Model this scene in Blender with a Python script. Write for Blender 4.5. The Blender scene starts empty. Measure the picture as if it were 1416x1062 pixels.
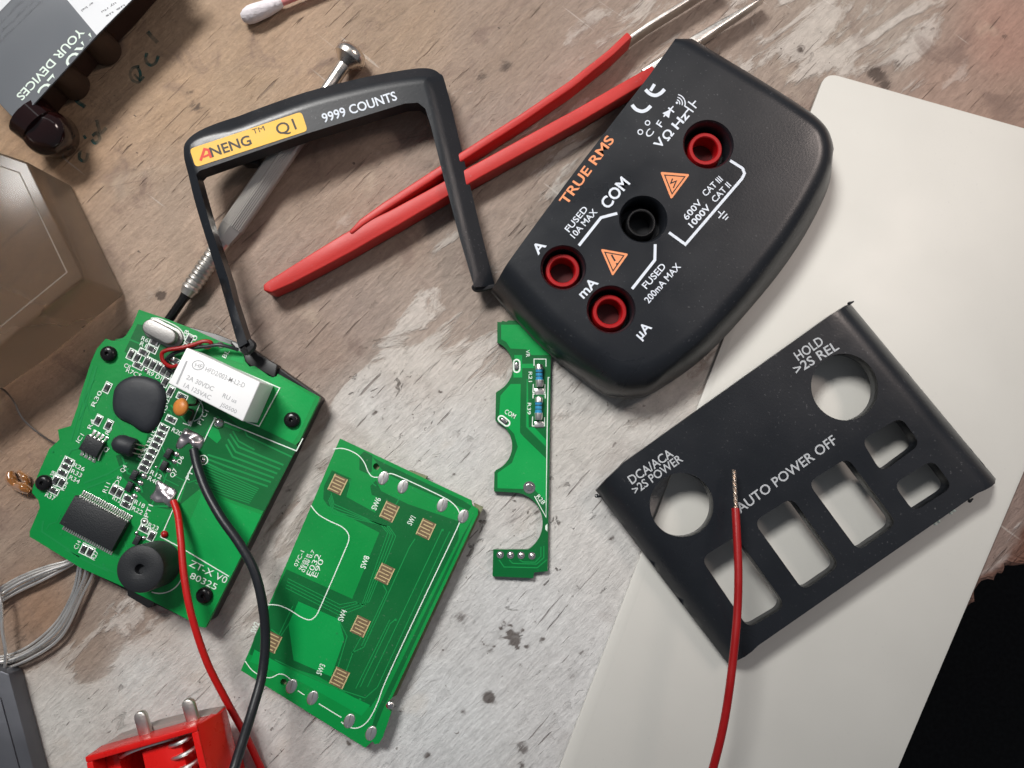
import bpy, bmesh, math, random
from mathutils import Vector, Matrix
from mathutils.geometry import delaunay_2d_cdt
random.seed(7)
K = 0.01                      # one millimetre in scene units
H = 216.0                     # camera height above the bench, mm
F = 1060.0                    # focal length in photo pixels (1416 wide)
T = math.radians(5.4)
scene = bpy.context.scene
COL = scene.collection

# ------------------------------------------------------------------ helpers
PART = {}
PNAME = {'meter_lower_shell': 'SH', 'button_panel': 'PN', 'display_bezel': 'BZ', 'main_circuit_board': 'MB_', 'keypad_board': 'KB', 'socket_board': 'NB', 'battery_pack': 'BP'}
def ray(px, py):
    dx, dy = (px-708)/F, -(py-531)/F
    return dx, dy*math.cos(T)+math.sin(T), dy*math.sin(T)-math.cos(T)
def P(px, py, z=0.0):
    """photo pixel on a surface at height z (number or function) -> mm point"""
    dx, dy, dz = ray(px, py)
    zz = z if not callable(z) else 8.0
    for _ in range(12 if callable(z) else 1):
        s = (H-zz)/-dz
        x, y = dx*s, dy*s
        if callable(z): zz = 0.4*zz+0.6*z(x, y)
    return Vector((x, y, zz))
def P2(px, py, z=0.0):
    v = P(px, py, z); return Vector((v.x, v.y))
def PX(w, z=0.0): return w*(H-z)/F       # pixel length -> mm

def srgb(r, g, b, k=1.0):
    f = lambda c: ((c/255.0)/12.92 if c/255.0 <= .04045 else ((c/255.0+.055)/1.055)**2.4)*k
    return (f(r), f(g), f(b), 1)

def mat(name, col, rough=.5, metal=0, bump=0, bscale=40, var=0, vscale=8, coat=0, trans=0, spec=.5, dist=.006, ior=1.45, dust=0):
    m = bpy.data.materials.new(name); m.use_nodes = True
    nt = m.node_tree; b = nt.nodes['Principled BSDF']
    b.inputs['Base Color'].default_value = col
    b.inputs['Roughness'].default_value = rough
    b.inputs['Metallic'].default_value = metal
    b.inputs['Coat Weight'].default_value = coat
    b.inputs['Transmission Weight'].default_value = trans
    b.inputs['Specular IOR Level'].default_value = spec
    b.inputs['IOR'].default_value = ior
    tc = nt.nodes.new('ShaderNodeTexCoord')
    if bump:
        n = nt.nodes.new('ShaderNodeTexNoise'); n.inputs['Scale'].default_value = bscale*5; n.inputs['Detail'].default_value = 3
        bp = nt.nodes.new('ShaderNodeBump'); bp.inputs['Strength'].default_value = bump; bp.inputs['Distance'].default_value = dist
        nt.links.new(tc.outputs['Object'], n.inputs['Vector']); nt.links.new(n.outputs['Fac'], bp.inputs['Height'])
        nt.links.new(bp.outputs['Normal'], b.inputs['Normal'])
    if var:
        n = nt.nodes.new('ShaderNodeTexNoise'); n.inputs['Scale'].default_value = vscale*2.5; n.inputs['Detail'].default_value = 5
        r = nt.nodes.new('ShaderNodeMapRange'); r.inputs['From Min'].default_value = .3; r.inputs['From Max'].default_value = .7
        r.inputs['To Min'].default_value = 1-var; r.inputs['To Max'].default_value = 1+var
        mx = nt.nodes.new('ShaderNodeVectorMath'); mx.operation = 'SCALE'; mx.inputs[0].default_value = col[:3]
        nt.links.new(tc.outputs['Object'], n.inputs['Vector']); nt.links.new(n.outputs['Fac'], r.inputs['Value'])
        nt.links.new(r.outputs['Result'], mx.inputs['Scale']); nt.links.new(mx.outputs['Vector'], b.inputs['Base Color'])
        r2 = nt.nodes.new('ShaderNodeMapRange'); r2.inputs['From Min'].default_value = .3; r2.inputs['From Max'].default_value = .7
        r2.inputs['To Min'].default_value = max(rough-.08, .02); r2.inputs['To Max'].default_value = min(rough+.1, 1)
        nt.links.new(n.outputs['Fac'], r2.inputs['Value']); nt.links.new(r2.outputs['Result'], b.inputs['Roughness'])
    if dust:   # settled dust, lint and fine scuffs
        src = b.inputs['Base Color'].links[0].from_socket if b.inputs['Base Color'].links else None
        n = nt.nodes.new('ShaderNodeTexNoise'); n.inputs['Scale'].default_value = 130; n.inputs['Detail'].default_value = 2
        n2 = nt.nodes.new('ShaderNodeTexNoise'); n2.inputs['Scale'].default_value = 4; n2.inputs['Detail'].default_value = 4
        r = nt.nodes.new('ShaderNodeMapRange'); r.inputs['From Min'].default_value = .66; r.inputs['From Max'].default_value = .76; r.inputs['To Max'].default_value = dust
        r2 = nt.nodes.new('ShaderNodeMapRange'); r2.inputs['From Min'].default_value = .35; r2.inputs['From Max'].default_value = .65
        mu = nt.nodes.new('ShaderNodeMath'); mu.operation = 'MULTIPLY'
        mx = nt.nodes.new('ShaderNodeMix'); mx.data_type = 'RGBA'; mx.inputs[6].default_value = col; mx.inputs[7].default_value = (.30, .30, .31, 1)
        nt.links.new(tc.outputs['Object'], n.inputs['Vector']); nt.links.new(tc.outputs['Object'], n2.inputs['Vector'])
        nt.links.new(n.outputs['Fac'], r.inputs['Value']); nt.links.new(n2.outputs['Fac'], r2.inputs['Value'])
        nt.links.new(r.outputs['Result'], mu.inputs[0]); nt.links.new(r2.outputs['Result'], mu.inputs[1]); nt.links.new(mu.outputs[0], mx.inputs[0])
        if src: nt.links.new(src, mx.inputs[6])
        nt.links.new(mx.outputs[2], b.inputs['Base Color'])
        # worn, finger-polished patches change the gloss
        r3 = nt.nodes.new('ShaderNodeMapRange'); r3.inputs['From Min'].default_value = .3; r3.inputs['From Max'].default_value = .7
        r3.inputs['To Min'].default_value = rough-.05; r3.inputs['To Max'].default_value = rough+.12
        nt.links.new(n2.outputs['Fac'], r3.inputs['Value']); nt.links.new(r3.outputs['Result'], b.inputs['Roughness'])
    return m

def empty(name, label, cat, loc=(0, 0, 0), group=None):
    o = bpy.data.objects.new(name, None); COL.objects.link(o)
    o.location = Vector(loc)*K; o.empty_display_size = .05
    o['label'] = label; o['category'] = cat
    if group: o['group'] = group
    return o
def wloc(o):
    v = Vector((0, 0, 0))
    while o: v += o.location; o = o.parent
    return v
def obj(name, bm, mats, parent=None, smooth=False, label=None, cat=None, kind=None, group=None, origin=None, angle=35):
    """link a bmesh (in mm, world) as ONE mesh object"""
    me = bpy.data.meshes.new(name)
    if origin is None:
        if bm.verts:
            xs = [v.co.x for v in bm.verts]; ys = [v.co.y for v in bm.verts]; zs = [v.co.z for v in bm.verts]
            origin = Vector(((min(xs)+max(xs))/2, (min(ys)+max(ys))/2, min(zs)))
        else: origin = Vector((0, 0, 0))
    origin = Vector(origin)
    for v in bm.verts: v.co = (v.co-origin)*K
    bm.to_mesh(me); bm.free()
    if not isinstance(mats, (list, tuple)): mats = [mats]
    for m in mats: me.materials.append(m)
    if smooth:
        for p in me.polygons: p.use_smooth = True
        if angle: me.set_sharp_from_angle(angle=math.radians(angle))
    o = bpy.data.objects.new(name, me); COL.objects.link(o)
    o.location = origin*K
    if parent:
        o.parent = parent; o.location = origin*K - wloc(parent)
    if label: o['label'] = label
    if cat: o['category'] = cat
    if kind: o['kind'] = kind
    if group: o['group'] = group
    if parent: PART[name, PNAME.get(parent.name, '')] = o
    return o
def weld(o, bm, m):
    """print or etch a surface pattern into the mesh of an existing part"""
    if m.name not in [x.name for x in o.data.materials]: o.data.materials.append(m)
    k = [x.name for x in o.data.materials].index(m.name)
    org = wloc(o)/K
    for v in bm.verts: v.co = (v.co-org)*K
    for f in bm.faces: f.material_index = k; f.smooth = False
    t = bmesh.new(); t.from_mesh(o.data)
    me = bpy.data.meshes.new('tmp'); bm.to_mesh(me); bm.free(); t.from_mesh(me); bpy.data.meshes.remove(me)
    t.to_mesh(o.data); t.free()
def BM(): return bmesh.new()

def resample(pts, step, closed=True):
    out = []
    n = len(pts)
    for i in range(n if closed else n-1):
        a, b = pts[i], pts[(i+1) % n]
        k = max(1, int((b-a).length/step))
        for j in range(k): out.append(a.lerp(b, j/k))
    if not closed: out.append(pts[-1])
    return out
def rounded(pts, r, n=6):
    """round the corners of a closed 2D polygon; r number or list"""
    out = []; N = len(pts)
    for i in range(N):
        rr = r[i] if isinstance(r, (list, tuple)) else r
        p, a, b = pts[i], pts[i-1], pts[(i+1) % N]
        if rr <= 0: out.append(p.copy()); continue
        da, db = (a-p), (b-p); la, lb = da.length, db.length
        da.normalize(); db.normalize()
        ang = da.angle(db)
        t = min(rr/math.tan(ang/2), la*.48, lb*.48)
        p0, p1 = p+da*t, p+db*t
        for j in range(n+1):
            u = j/n
            out.append(p0*(1-u)**2+p*2*u*(1-u)+p1*u*u)
    return out
def ccw(pts):
    s = sum(pts[i-1].x*pts[i].y-pts[i].x*pts[i-1].y for i in range(len(pts)))
    return pts if s > 0 else pts[::-1]
def inside(p, poly):
    c = False; n = len(poly); j = n-1
    for i in range(n):
        a, b = poly[i], poly[j]
        if (a.y > p.y) != (b.y > p.y) and p.x < (b.x-a.x)*(p.y-a.y)/(b.y-a.y)+a.x: c = not c
        j = i
    return c
def segdist(p, a, b):
    d = b-a; l = d.length_squared
    t = 0 if l == 0 else max(0, min(1, (p-a).dot(d)/l))
    return (p-(a+d*t)).length
def polydist(p, pts, closed=False):
    n = len(pts)
    return min(segdist(p, pts[i], pts[(i+1) % n]) for i in range(n if closed else n-1))

def sheet(bm, outline, holes=(), zf=0.0, thick=1.6, step=None, extra=(), holedepth=None, mi=0, zbot=None, edge=0.0, avoid=None):
    """solid plate with holes; top follows zf(x, y); outline, holes 2D mm.  edge>0 chamfers the rim"""
    f = zf if callable(zf) else (lambda x, y: zf)
    outline = ccw(list(outline)); holes = [ccw(list(h)) for h in holes]
    pts = list(outline); faces = [list(range(len(outline)))]
    for h in holes:
        s = len(pts); pts += h; faces.append(list(range(s, s+len(h)))[::-1])
    nb = len(pts)
    inner = list(extra)
    if step:
        xs = [p.x for p in outline]; ys = [p.y for p in outline]
        y = min(ys)
        while y < max(ys):
            x = min(xs)
            while x < max(xs):
                if not (avoid and avoid(Vector((x, y)))): inner.append(Vector((x, y)))
                x += step
            y += step*.87
    allb = [(outline, True)]+[(h, True) for h in holes]
    for q in inner:
        if inside(q, outline) and not any(inside(q, h) for h in holes) and min(polydist(q, b, True) for b, _ in allb) > .15:
            pts.append(q)
    edges = []
    for fc in faces:
        for i in range(len(fc)): edges.append((fc[i], fc[(i+1) % len(fc)]))
    co, ed, fa, ov, oe, of = delaunay_2d_cdt([Vector(p) for p in pts], edges, [], 0, 1e-6)
    keep = []
    for t in fa:
        c = Vector((sum(co[i].x for i in t)/len(t), sum(co[i].y for i in t)/len(t)))
        if inside(c, outline) and not any(inside(c, h) for h in holes): keep.append(t)
    top = [bm.verts.new((c.x, c.y, f(c.x, c.y))) for c in co]
    zb = (lambda x, y: zbot) if zbot is not None else (lambda x, y: f(x, y)-thick)
    bot = [bm.verts.new((c.x, c.y, zb(c.x, c.y))) for c in co]
    for t in keep:
        try:
            a = bm.faces.new([top[i] for i in t]); a.material_index = mi
            if a.normal.z == 0: a.normal_update()
            if a.normal.z < 0: a.normal_flip()
            b = bm.faces.new([bot[i] for i in reversed(t)]); b.material_index = mi
            b.normal_update()
            if b.normal.z > 0: b.normal_flip()
        except ValueError: pass
    cnt = {}
    for t in keep:
        for i in range(len(t)):
            e = (t[i], t[(i+1) % len(t)]); k = tuple(sorted(e)); cnt.setdefault(k, []).append(e)
    for k, v in cnt.items():
        if len(v) == 1:
            a, b = v[0]
            try:
                fc = bm.faces.new([top[b], top[a], bot[a], bot[b]]); fc.material_index = mi
            except ValueError: pass
    loose = [v for v in bm.verts if not v.link_faces]
    bmesh.ops.delete(bm, geom=loose, context='VERTS')
    if holedepth:
        for h in holes:
            n = len(h); a = [bm.verts.new((p.x, p.y, f(p.x, p.y)-.02)) for p in h]
            b = [bm.verts.new((p.x, p.y, f(p.x, p.y)-holedepth)) for p in h]
            c = Vector((sum(p.x for p in h)/n, sum(p.y for p in h)/n))
            g = [bm.verts.new((p.x+(p-c).normalized().x*1.2, p.y+(p-c).normalized().y*1.2, f(p.x, p.y)-holedepth)) for p in h]
            e = [bm.verts.new((p.x+(p-c).normalized().x*1.2, p.y+(p-c).normalized().y*1.2, f(p.x, p.y)-thick)) for p in h]
            for i in range(n):
                j = (i+1) % n
                for q in ((a[i], a[j], b[j], b[i]), (b[i], b[j], g[j], g[i]), (g[i], g[j], e[j], e[i])):
                    fc = bm.faces.new(q); fc.material_index = mi
    return bm

def ribbon(bm, pts, w, z, mi=0, closed=False):
    """flat strip through 2D mm points, mitred; z number or f(x, y)"""
    f = z if callable(z) else (lambda x, y: z)
    pts = [Vector(p) for p in pts]; n = len(pts)
    if n < 2: return
    L, R = [], []
    for i in range(n):
        if closed: a, b = pts[i-1], pts[(i+1) % n]
        else: a, b = pts[max(i-1, 0)], pts[min(i+1, n-1)]
        p = pts[i]
        d1 = (p-a); d2 = (b-p)
        if d1.length < 1e-6: d1 = d2
        if d2.length < 1e-6: d2 = d1
        if d1.length < 1e-6: continue
        d1 = d1.normalized(); d2 = d2.normalized()
        t = d1+d2
        if t.length < 1e-3: t = d1
        t.normalize(); nn = Vector((-t.y, t.x)); n1 = Vector((-d1.y, d1.x))
        m = min(1/max(nn.dot(n1), .3), 2.2)
        q = p+nn*w/2*m; L.append(bm.verts.new((q.x, q.y, f(q.x, q.y))))
        q = p-nn*w/2*m; R.append(bm.verts.new((q.x, q.y, f(q.x, q.y))))
    k = len(L)
    for i in range(k if closed else k-1):
        j = (i+1) % k
        fc = bm.faces.new((R[i], R[j], L[j], L[i])); fc.material_index = mi
def line(bm, pxs, wpx, z, dz=.03, mi=0, closed=False, smooth=False, step=None):
    """ribbon given in photo pixels lying dz above surface z"""
    pts = [P2(x, y, z) for x, y in pxs]
    if smooth: pts = spline2(pts)
    if step: pts = resample(pts, step, closed)
    zz = (lambda x, y: z(x, y)+dz) if callable(z) else z+dz
    ribbon(bm, pts, PX(wpx, 8), zz, mi, closed)
def flat(bm, pxs, z, dz=.02, mi=0, r=0, step=None):
    """flat polygon in photo pixels dz above surface"""
    pts = [P2(x, y, z) for x, y in pxs]
    if r: pts = rounded(pts, r, 4)
    pts = ccw(pts)
    if step: pts = resample(pts, step)
    co, ed, fa, *_ = delaunay_2d_cdt(pts, [(i, (i+1) % len(pts)) for i in range(len(pts))], [], 0, 1e-6)
    f = z if callable(z) else (lambda x, y: z)
    vs = [bm.verts.new((c.x, c.y, f(c.x, c.y)+dz)) for c in co]
    for t in fa:
        c = Vector((sum(co[i].x for i in t)/len(t), sum(co[i].y for i in t)/len(t)))
        if inside(c, pts):
            fc = bm.faces.new([vs[i] for i in t]); fc.material_index = mi; fc.normal_update()
            if fc.normal.z < 0: fc.normal_flip()
    bmesh.ops.delete(bm, geom=[v for v in bm.verts if not v.link_faces], context='VERTS')
def spline2(pts, n=8, closed=False):
    out = []; N = len(pts)
    for i in range(N if closed else N-1):
        g = lambda k: pts[k % N] if closed else pts[max(0, min(N-1, k))]
        p0, p1, p2, p3 = g(i-1), g(i), g(i+1), g(i+2)
        for j in range(n):
            t = j/n
            out.append(.5*((2*p1)+(p2-p0)*t+(2*p0-5*p1+4*p2-p3)*t*t+(3*p1-p0-3*p2+p3)*t**3))
    if not closed: out.append(pts[-1].copy())
    return out
def tube(bm, pts, r, n=10, mi=0, spl=True, closed=False, cap=True, seg=8):
    """swept tube through 3D mm points; r number or list per point"""
    base = [Vector(p) for p in pts]
    pts = spline2(base, seg, closed) if spl else base
    rs = r if isinstance(r, (list, tuple)) else None
    rings = []; N = len(pts); up = Vector((0, 0, 1))
    for i, p in enumerate(pts):
        a = pts[i-1] if (i or closed) else pts[0]; b = pts[(i+1) % N] if (i < N-1 or closed) else pts[-1]
        t = (b-a).normalized()
        s = t.cross(up)
        if s.length < 1e-3: s = t.cross(Vector((1, 0, 0)))
        s.normalize(); u = s.cross(t)
        if rs:
            q = i/(N-1)*(len(rs)-1); k = min(int(q), len(rs)-2); rr = rs[k]*(1-(q-k))+rs[k+1]*(q-k)
        else: rr = r
        rings.append([bm.verts.new(p+(s*math.cos(2*math.pi*k/n)+u*math.sin(2*math.pi*k/n))*rr) for k in range(n)])
    for i in range(N if closed else N-1):
        A, B = rings[i], rings[(i+1) % N]
        for k in range(n):
            fc = bm.faces.new((A[k], A[(k+1) % n], B[(k+1) % n], B[k])); fc.material_index = mi
    if cap and not closed:
        bm.faces.new(rings[0]).material_index = mi; bm.faces.new(rings[-1][::-1]).material_index = mi
def lathe(bm, prof, origin, axis=(0, 0, 1), n=32, mi=0, squash=1.0, sides=None, phase=0):
    """profile [(radius, distance)] turned about an axis from origin, mm"""
    ax = Vector(axis).normalized(); o = Vector(origin)
    s = ax.cross(Vector((0, 0, 1)))
    if s.length < 1e-3: s = Vector((1, 0, 0))
    s.normalize(); u = ax.cross(s)
    n = sides or n
    rings = []
    for r, d in prof:
        if r <= 1e-5: rings.append([bm.verts.new(o+ax*d)]); continue
        rings.append([bm.verts.new(o+ax*d+(s*math.cos(2*math.pi*k/n+phase)+u*squash*math.sin(2*math.pi*k/n+phase))*r) for k in range(n)])
    for A, B in zip(rings, rings[1:]):
        for k in range(n):
            j = (k+1) % n
            q = [A[k % len(A)], A[j % len(A)], B[j % len(B)], B[k % len(B)]]
            u_ = []
            for v in q:
                if v not in u_: u_.append(v)
            if len(u_) > 2:
                fc = bm.faces.new(u_); fc.material_index = mi
    bmesh.ops.recalc_face_normals(bm, faces=bm.faces[:])
def box(bm, c, size, ang=0, z0=0, z1=1, bev=0, mi=0, taper=0, segs=2):
    """upright box, c 2D mm centre, size (l, w) mm, ang radians"""
    t = BM()
    ca, sa = math.cos(ang), math.sin(ang); vs = []
    for z, k in ((z0, 1), (z1, 1-taper)):
        for sx, sy in ((-1, -1), (1, -1), (1, 1), (-1, 1)):
            x, y = sx*size[0]/2*k, sy*size[1]/2*k
            vs.append(t.verts.new((c[0]+x*ca-y*sa, c[1]+x*sa+y*ca, z)))
    for q in ((3, 2, 1, 0), (4, 5, 6, 7), (0, 1, 5, 4), (1, 2, 6, 5), (2, 3, 7, 6), (3, 0, 4, 7)):
        t.faces.new([vs[i] for i in q])
    if bev: bmesh.ops.bevel(t, geom=t.edges[:], offset=bev, segments=segs, affect='EDGES', profile=.5)
    merge(bm, t, mi)
def hexa(bm, bottom, top, bev=0, mi=0, segs=2):
    """solid between two rings of 3D points"""
    t = BM(); n = len(bottom)
    b = [t.verts.new(p) for p in bottom]; u = [t.verts.new(p) for p in top]
    t.faces.new(b[::-1]); t.faces.new(u)
    for i in range(n): t.faces.new((b[i], b[(i+1) % n], u[(i+1) % n], u[i]))
    bmesh.ops.recalc_face_normals(t, faces=t.faces[:])
    if bev: bmesh.ops.bevel(t, geom=t.edges[:], offset=bev, segments=segs, affect='EDGES', profile=.5)
    merge(bm, t, mi)
def merge(bm, t, mi=0):
    me = bpy.data.meshes.new('tmp')
    for f in t.faces: f.material_index = mi
    t.to_mesh(me); t.free(); bm.from_mesh(me); bpy.data.meshes.remove(me)
    # from_mesh keeps the material index
def slab(bm, pxs, z1, z0, r=0, bev=0, mi=0, zref=None):
    """prism whose top outline is given in photo pixels"""
    pts = ccw([P2(x, y, z1 if zref is None else zref) for x, y in pxs])
    if r: pts = rounded(pts, r, 5)
    hexa(bm, [(p.x, p.y, z0) for p in pts], [(p.x, p.y, z1) for p in pts], bev, mi)

_cache = {}
def glyphs(s, bold=0.0):
    key = (s, bold)
    if key in _cache: return _cache[key]
    cu = bpy.data.curves.new('txt', 'FONT'); cu.body = s; cu.offset = bold; cu.resolution_u = 3
    o = bpy.data.objects.new('txt', cu); COL.objects.link(o)
    bpy.context.view_layer.update()
    dg = bpy.context.evaluated_depsgraph_get()
    me = bpy.data.meshes.new_from_object(o.evaluated_get(dg))
    vs = [v.co.copy() for v in me.vertices]; fs = [list(p.vertices) for p in me.polygons]
    bpy.data.objects.remove(o); bpy.data.curves.remove(cu); bpy.data.meshes.remove(me)
    _cache[key] = (vs, fs); return vs, fs
def text(bm, s, p0, p1, cap, z, dz=.04, bold=0.012, mi=0, thin=None, clip=None, fit=True):
    """lettering from baseline pixel p0 to p1 with capital height cap (px)"""
    vs, fs = glyphs(s, bold)
    if not vs: return
    xs = [v.x for v in vs]; x0, x1 = min(xs), max(xs)
    a, b = P2(*p0, z), P2(*p1, z)
    d = b-a; L = d.length; d.normalize(); u = Vector((-d.y, d.x))
    kx = L/(x1-x0); ky = PX(cap, P(*p0, z).z)/.70
    f = z if callable(z) else (lambda x, y: z)
    nv = []
    for v in vs:
        q = a+d*(v.x-x0)*kx+u*v.y*ky
        nv.append(bm.verts.new((q.x, q.y, f(q.x, q.y)+dz)))
    for t in fs:
        if clip and not all(clip(nv[i].co) for i in t): continue
        try:
            fc = bm.faces.new([nv[i] for i in t]); fc.material_index = mi
            fc.normal_update()
            if fc.normal.z < 0: fc.normal_flip()
        except ValueError: pass
    bmesh.ops.delete(bm, geom=[v for v in bm.verts if not v.link_faces], context='VERTS')
def circ(c, r, n=40): return [Vector((c[0]+r*math.cos(2*math.pi*i/n), c[1]+r*math.sin(2*math.pi*i/n))) for i in range(n)]
def arcpx(cx, cy, r, a0, a1, n=14, ry=None):
    return [(cx+r*math.cos(math.radians(a0+(a1-a0)*i/n)), cy+(ry or r)*math.sin(math.radians(a0+(a1-a0)*i/n))) for i in range(n+1)]

# ------------------------------------------------------------------ materials
M = {}
M['black'] = mat('black_plastic', (.0112, .0132, .0170, 1), .30, bump=.10, bscale=32, dist=.002, var=.10, vscale=3, spec=.55, dust=.22)
M['blackin'] = mat('black_plastic_smooth', (.010, .010, .011, 1), .35)
M['blackmatte'] = mat('black_rubber', (.014, .014, .016, 1), .6, bump=.2, bscale=20)
M['grayplast'] = mat('grey_plastic_seam', (.16, .155, .15, 1), .6, bump=.3, bscale=20)
M['print'] = mat('pale_lettering', srgb(215, 222, 232), .6)
M['orange'] = mat('orange_lettering', srgb(232, 148, 100), .6)
M['yellow'] = mat('yellow_label', srgb(238, 186, 62), .45, var=.06, vscale=6)
M['redink'] = mat('red_ink', srgb(215, 50, 20), .5)
M['darkink'] = mat('dark_ink', srgb(45, 38, 25), .5)
M['blackink'] = mat('black_ink', srgb(28, 28, 30), .5)
M['red'] = mat('red_vinyl', srgb(188, 44, 40), .50, bump=.06, bscale=14, var=.06, vscale=4, dust=.35)
M['redjack'] = mat('red_jack_plastic', srgb(160, 10, 16), .38)
M['redwire'] = mat('red_wire_insulation', srgb(185, 18, 16), .38, var=.06, dust=.3)
M['darkred'] = mat('dark_red_wire_insulation', srgb(150, 8, 12), .42, var=.06)
M['blackwire'] = mat('black_wire_insulation', (.010, .012, .016, 1), .42, bump=.1, bscale=12)
M['pcb'] = mat('green_solder_mask', srgb(0, 138, 62), .34, bump=.06, bscale=18, var=.07, vscale=3, dust=.25)
M['pcbdark'] = mat('bare_green_mask', srgb(0, 98, 46), .34, bump=.05, bscale=18, var=.06, vscale=3, dust=.25)
M['pcblight'] = mat('copper_under_mask', srgb(0, 152, 72), .32, bump=.06, bscale=18, var=.05, vscale=3, dust=.25)
M['trace'] = mat('copper_trace_under_mask', srgb(22, 140, 72), .34)
M['pcbedge'] = mat('board_core', srgb(120, 125, 95), .7, var=.2, vscale=20)
M['silk'] = mat('white_silkscreen', srgb(222, 236, 226), .6)
M['solder'] = mat('solder', (.72, .70, .69, 1), .24, 1, bump=.1, bscale=10, var=.08, vscale=6, dist=.01)
M['soldermat'] = mat('flux_dulled_solder', (.62, .57, .59, 1), .33, 1, bump=.45, bscale=2.5, var=.15, vscale=4, dist=.04)
M['tin'] = mat('tinned_lead', (.86, .85, .83, 1), .34, 1)
M['steel'] = mat('brushed_steel', (.66, .63, .59, 1), .38, 1, bump=.1, bscale=30, var=.12, vscale=10)
M['chrome'] = mat('worn_chrome', (.76, .71, .65, 1), .27, 1, bump=.05, bscale=12, var=.04, vscale=9)
M['can'] = mat('crystal_can_metal', (.34, .33, .32, 1), .5, 1, bump=.1, bscale=60)
M['epoxy'] = mat('black_epoxy', (.017, .020, .026, 1), .55, bump=.1, bscale=8)
M['chip'] = mat('black_chip_plastic', (.016, .018, .021, 1), .52, bump=.25, bscale=60, dist=.004)
M['resist'] = mat('chip_resistor_body', (.03, .032, .034, 1), .4)
M['white'] = mat('white_relay_plastic', srgb(244, 245, 246), .4)
M['grayink'] = mat('grey_print', srgb(175, 177, 180), .6)
M['amber'] = mat('orange_ceramic', srgb(205, 128, 58), .4, var=.15, vscale=8)
M['tan'] = mat('carbon_pad', srgb(112, 92, 68), .55, var=.12, vscale=25)
M['tanlight'] = mat('gold_pad_edge', srgb(190, 172, 128), .45)
M['blue'] = mat('blue_resistor_body', srgb(50, 140, 185), .35)
M['screw'] = mat('black_screw', (.012, .012, .013, 1), .25, .3, bump=.2, bscale=14)
M['card'] = mat('ivory_plastic_card', srgb(207, 206, 200), .42, bump=.05, bscale=2, var=.035, vscale=1.2, dust=.12)
M['silver'] = mat('silver_card_print', srgb(74, 79, 86), .5, .1, var=.12, vscale=1)
M['whitecard'] = mat('white_card_print', srgb(215, 218, 222), .5)
M['boxside'] = mat('dark_brown_box_side', srgb(50, 30, 24), .5)
M['battery'] = mat('battery_end', srgb(66, 50, 40), .4, var=.15, vscale=6)
M['maroon'] = mat('glossy_maroon_plastic', srgb(32, 12, 12), .15, coat=.5)
M['swab'] = mat('cotton_fluff', srgb(228, 222, 226), .95, bump=.35, bscale=12, var=.05, vscale=6, dist=.02)
M['pink'] = mat('pink_paper_stick', srgb(222, 140, 140), .6)
M['smoky'] = mat('smoky_frosted_acrylic', srgb(186, 168, 148), .24, bump=.10, bscale=1.5, var=.08, vscale=.5, trans=.88, ior=1.3)
M['amberglass'] = mat('amber_resin', srgb(190, 130, 70), .12, trans=.55, coat=.6)
M['redbox'] = mat('glossy_red_plastic', srgb(214, 22, 18), .28, var=.05, bump=.05, bscale=5)
M['clear'] = mat('dusty_clear_plastic', srgb(190, 178, 172), .35, trans=.5)
M['ink'] = mat('teal_marker_ink', srgb(48, 92, 88), .7, var=.35, vscale=14)
M['floor'] = mat('dark_floor', (.004, .0035, .004, 1), .9, var=.2)
M['bare'] = mat('bare_copper_strands', (.72, .60, .50, 1), .25, 1, bump=.3, bscale=40)

# teal ink: patchy, lets the wood show
nt = M['ink'].node_tree; b = nt.nodes['Principled BSDF']
n = nt.nodes.new('ShaderNodeTexNoise'); n.inputs['Scale'].default_value = 22; n.inputs['Detail'].default_value = 4
r = nt.nodes.new('ShaderNodeMapRange'); r.inputs['From Min'].default_value = .40; r.inputs['From Max'].default_value = .60
r.inputs['To Min'].default_value = .25; r.inputs['To Max'].default_value = .95
tc = nt.nodes.new('ShaderNodeTexCoord')
nt.links.new(tc.outputs['Object'], n.inputs['Vector']); nt.links.new(n.outputs['Fac'], r.inputs['Value']); nt.links.new(r.outputs['Result'], b.inputs['Alpha'])

# ------------------------------------------------------------------ bench top
CP = [  # photo px, colour, paint
 (250,120,176,148,121,0),(60,190,172,141,112,0),(400,60,168,142,118,0),(550,50,156,134,113,.05),(700,60,150,131,116,.1),
 (330,120,170,145,120,0),(450,260,156,136,120,.1),(250,330,172,150,132,.05),(600,430,172,158,148,.5),(450,480,146,127,115,.1),
 (400,420,146,128,116,.1),(20,480,158,132,114,0),(20,620,156,130,110,0),(60,850,146,117,95,0),(120,900,160,142,128,.3),(190,930,210,210,207,1),
 (90,990,205,203,198,.9),(300,980,208,206,204,1),(300,880,200,196,192,.9),(520,560,192,190,187,.9),(620,620,196,196,194,.95),(700,850,196,197,197,.95),
 (600,1000,208,210,210,1),(850,980,206,206,206,.95),(800,600,184,181,176,.8),(850,700,198,197,195,.85),(690,220,146,131,120,.2),(560,330,150,132,118,.1),
 (760,200,158,146,137,.45),(640,350,158,144,134,.3),(980,60,170,154,143,.35),(1060,100,166,152,142,.55),(1150,50,176,164,152,.6),(1230,60,182,172,162,.65),
 (1300,110,162,137,124,.15),(1390,60,166,132,118,.05),(1400,150,156,131,117,.1),(1400,740,140,120,115,.4),(820,100,160,142,130,.25),(1200,150,150,132,122,.2),
 (430,620,178,168,162,.6),(380,540,150,132,122,.2),(200,860,178,160,148,.6),(330,830,185,178,172,.75),(500,450,150,134,125,.25),(560,500,182,174,166,.7),(-100,400,160,132,112,0),(-100,1000,190,180,170,.5),(1050,500,170,162,156,.6)]
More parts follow.
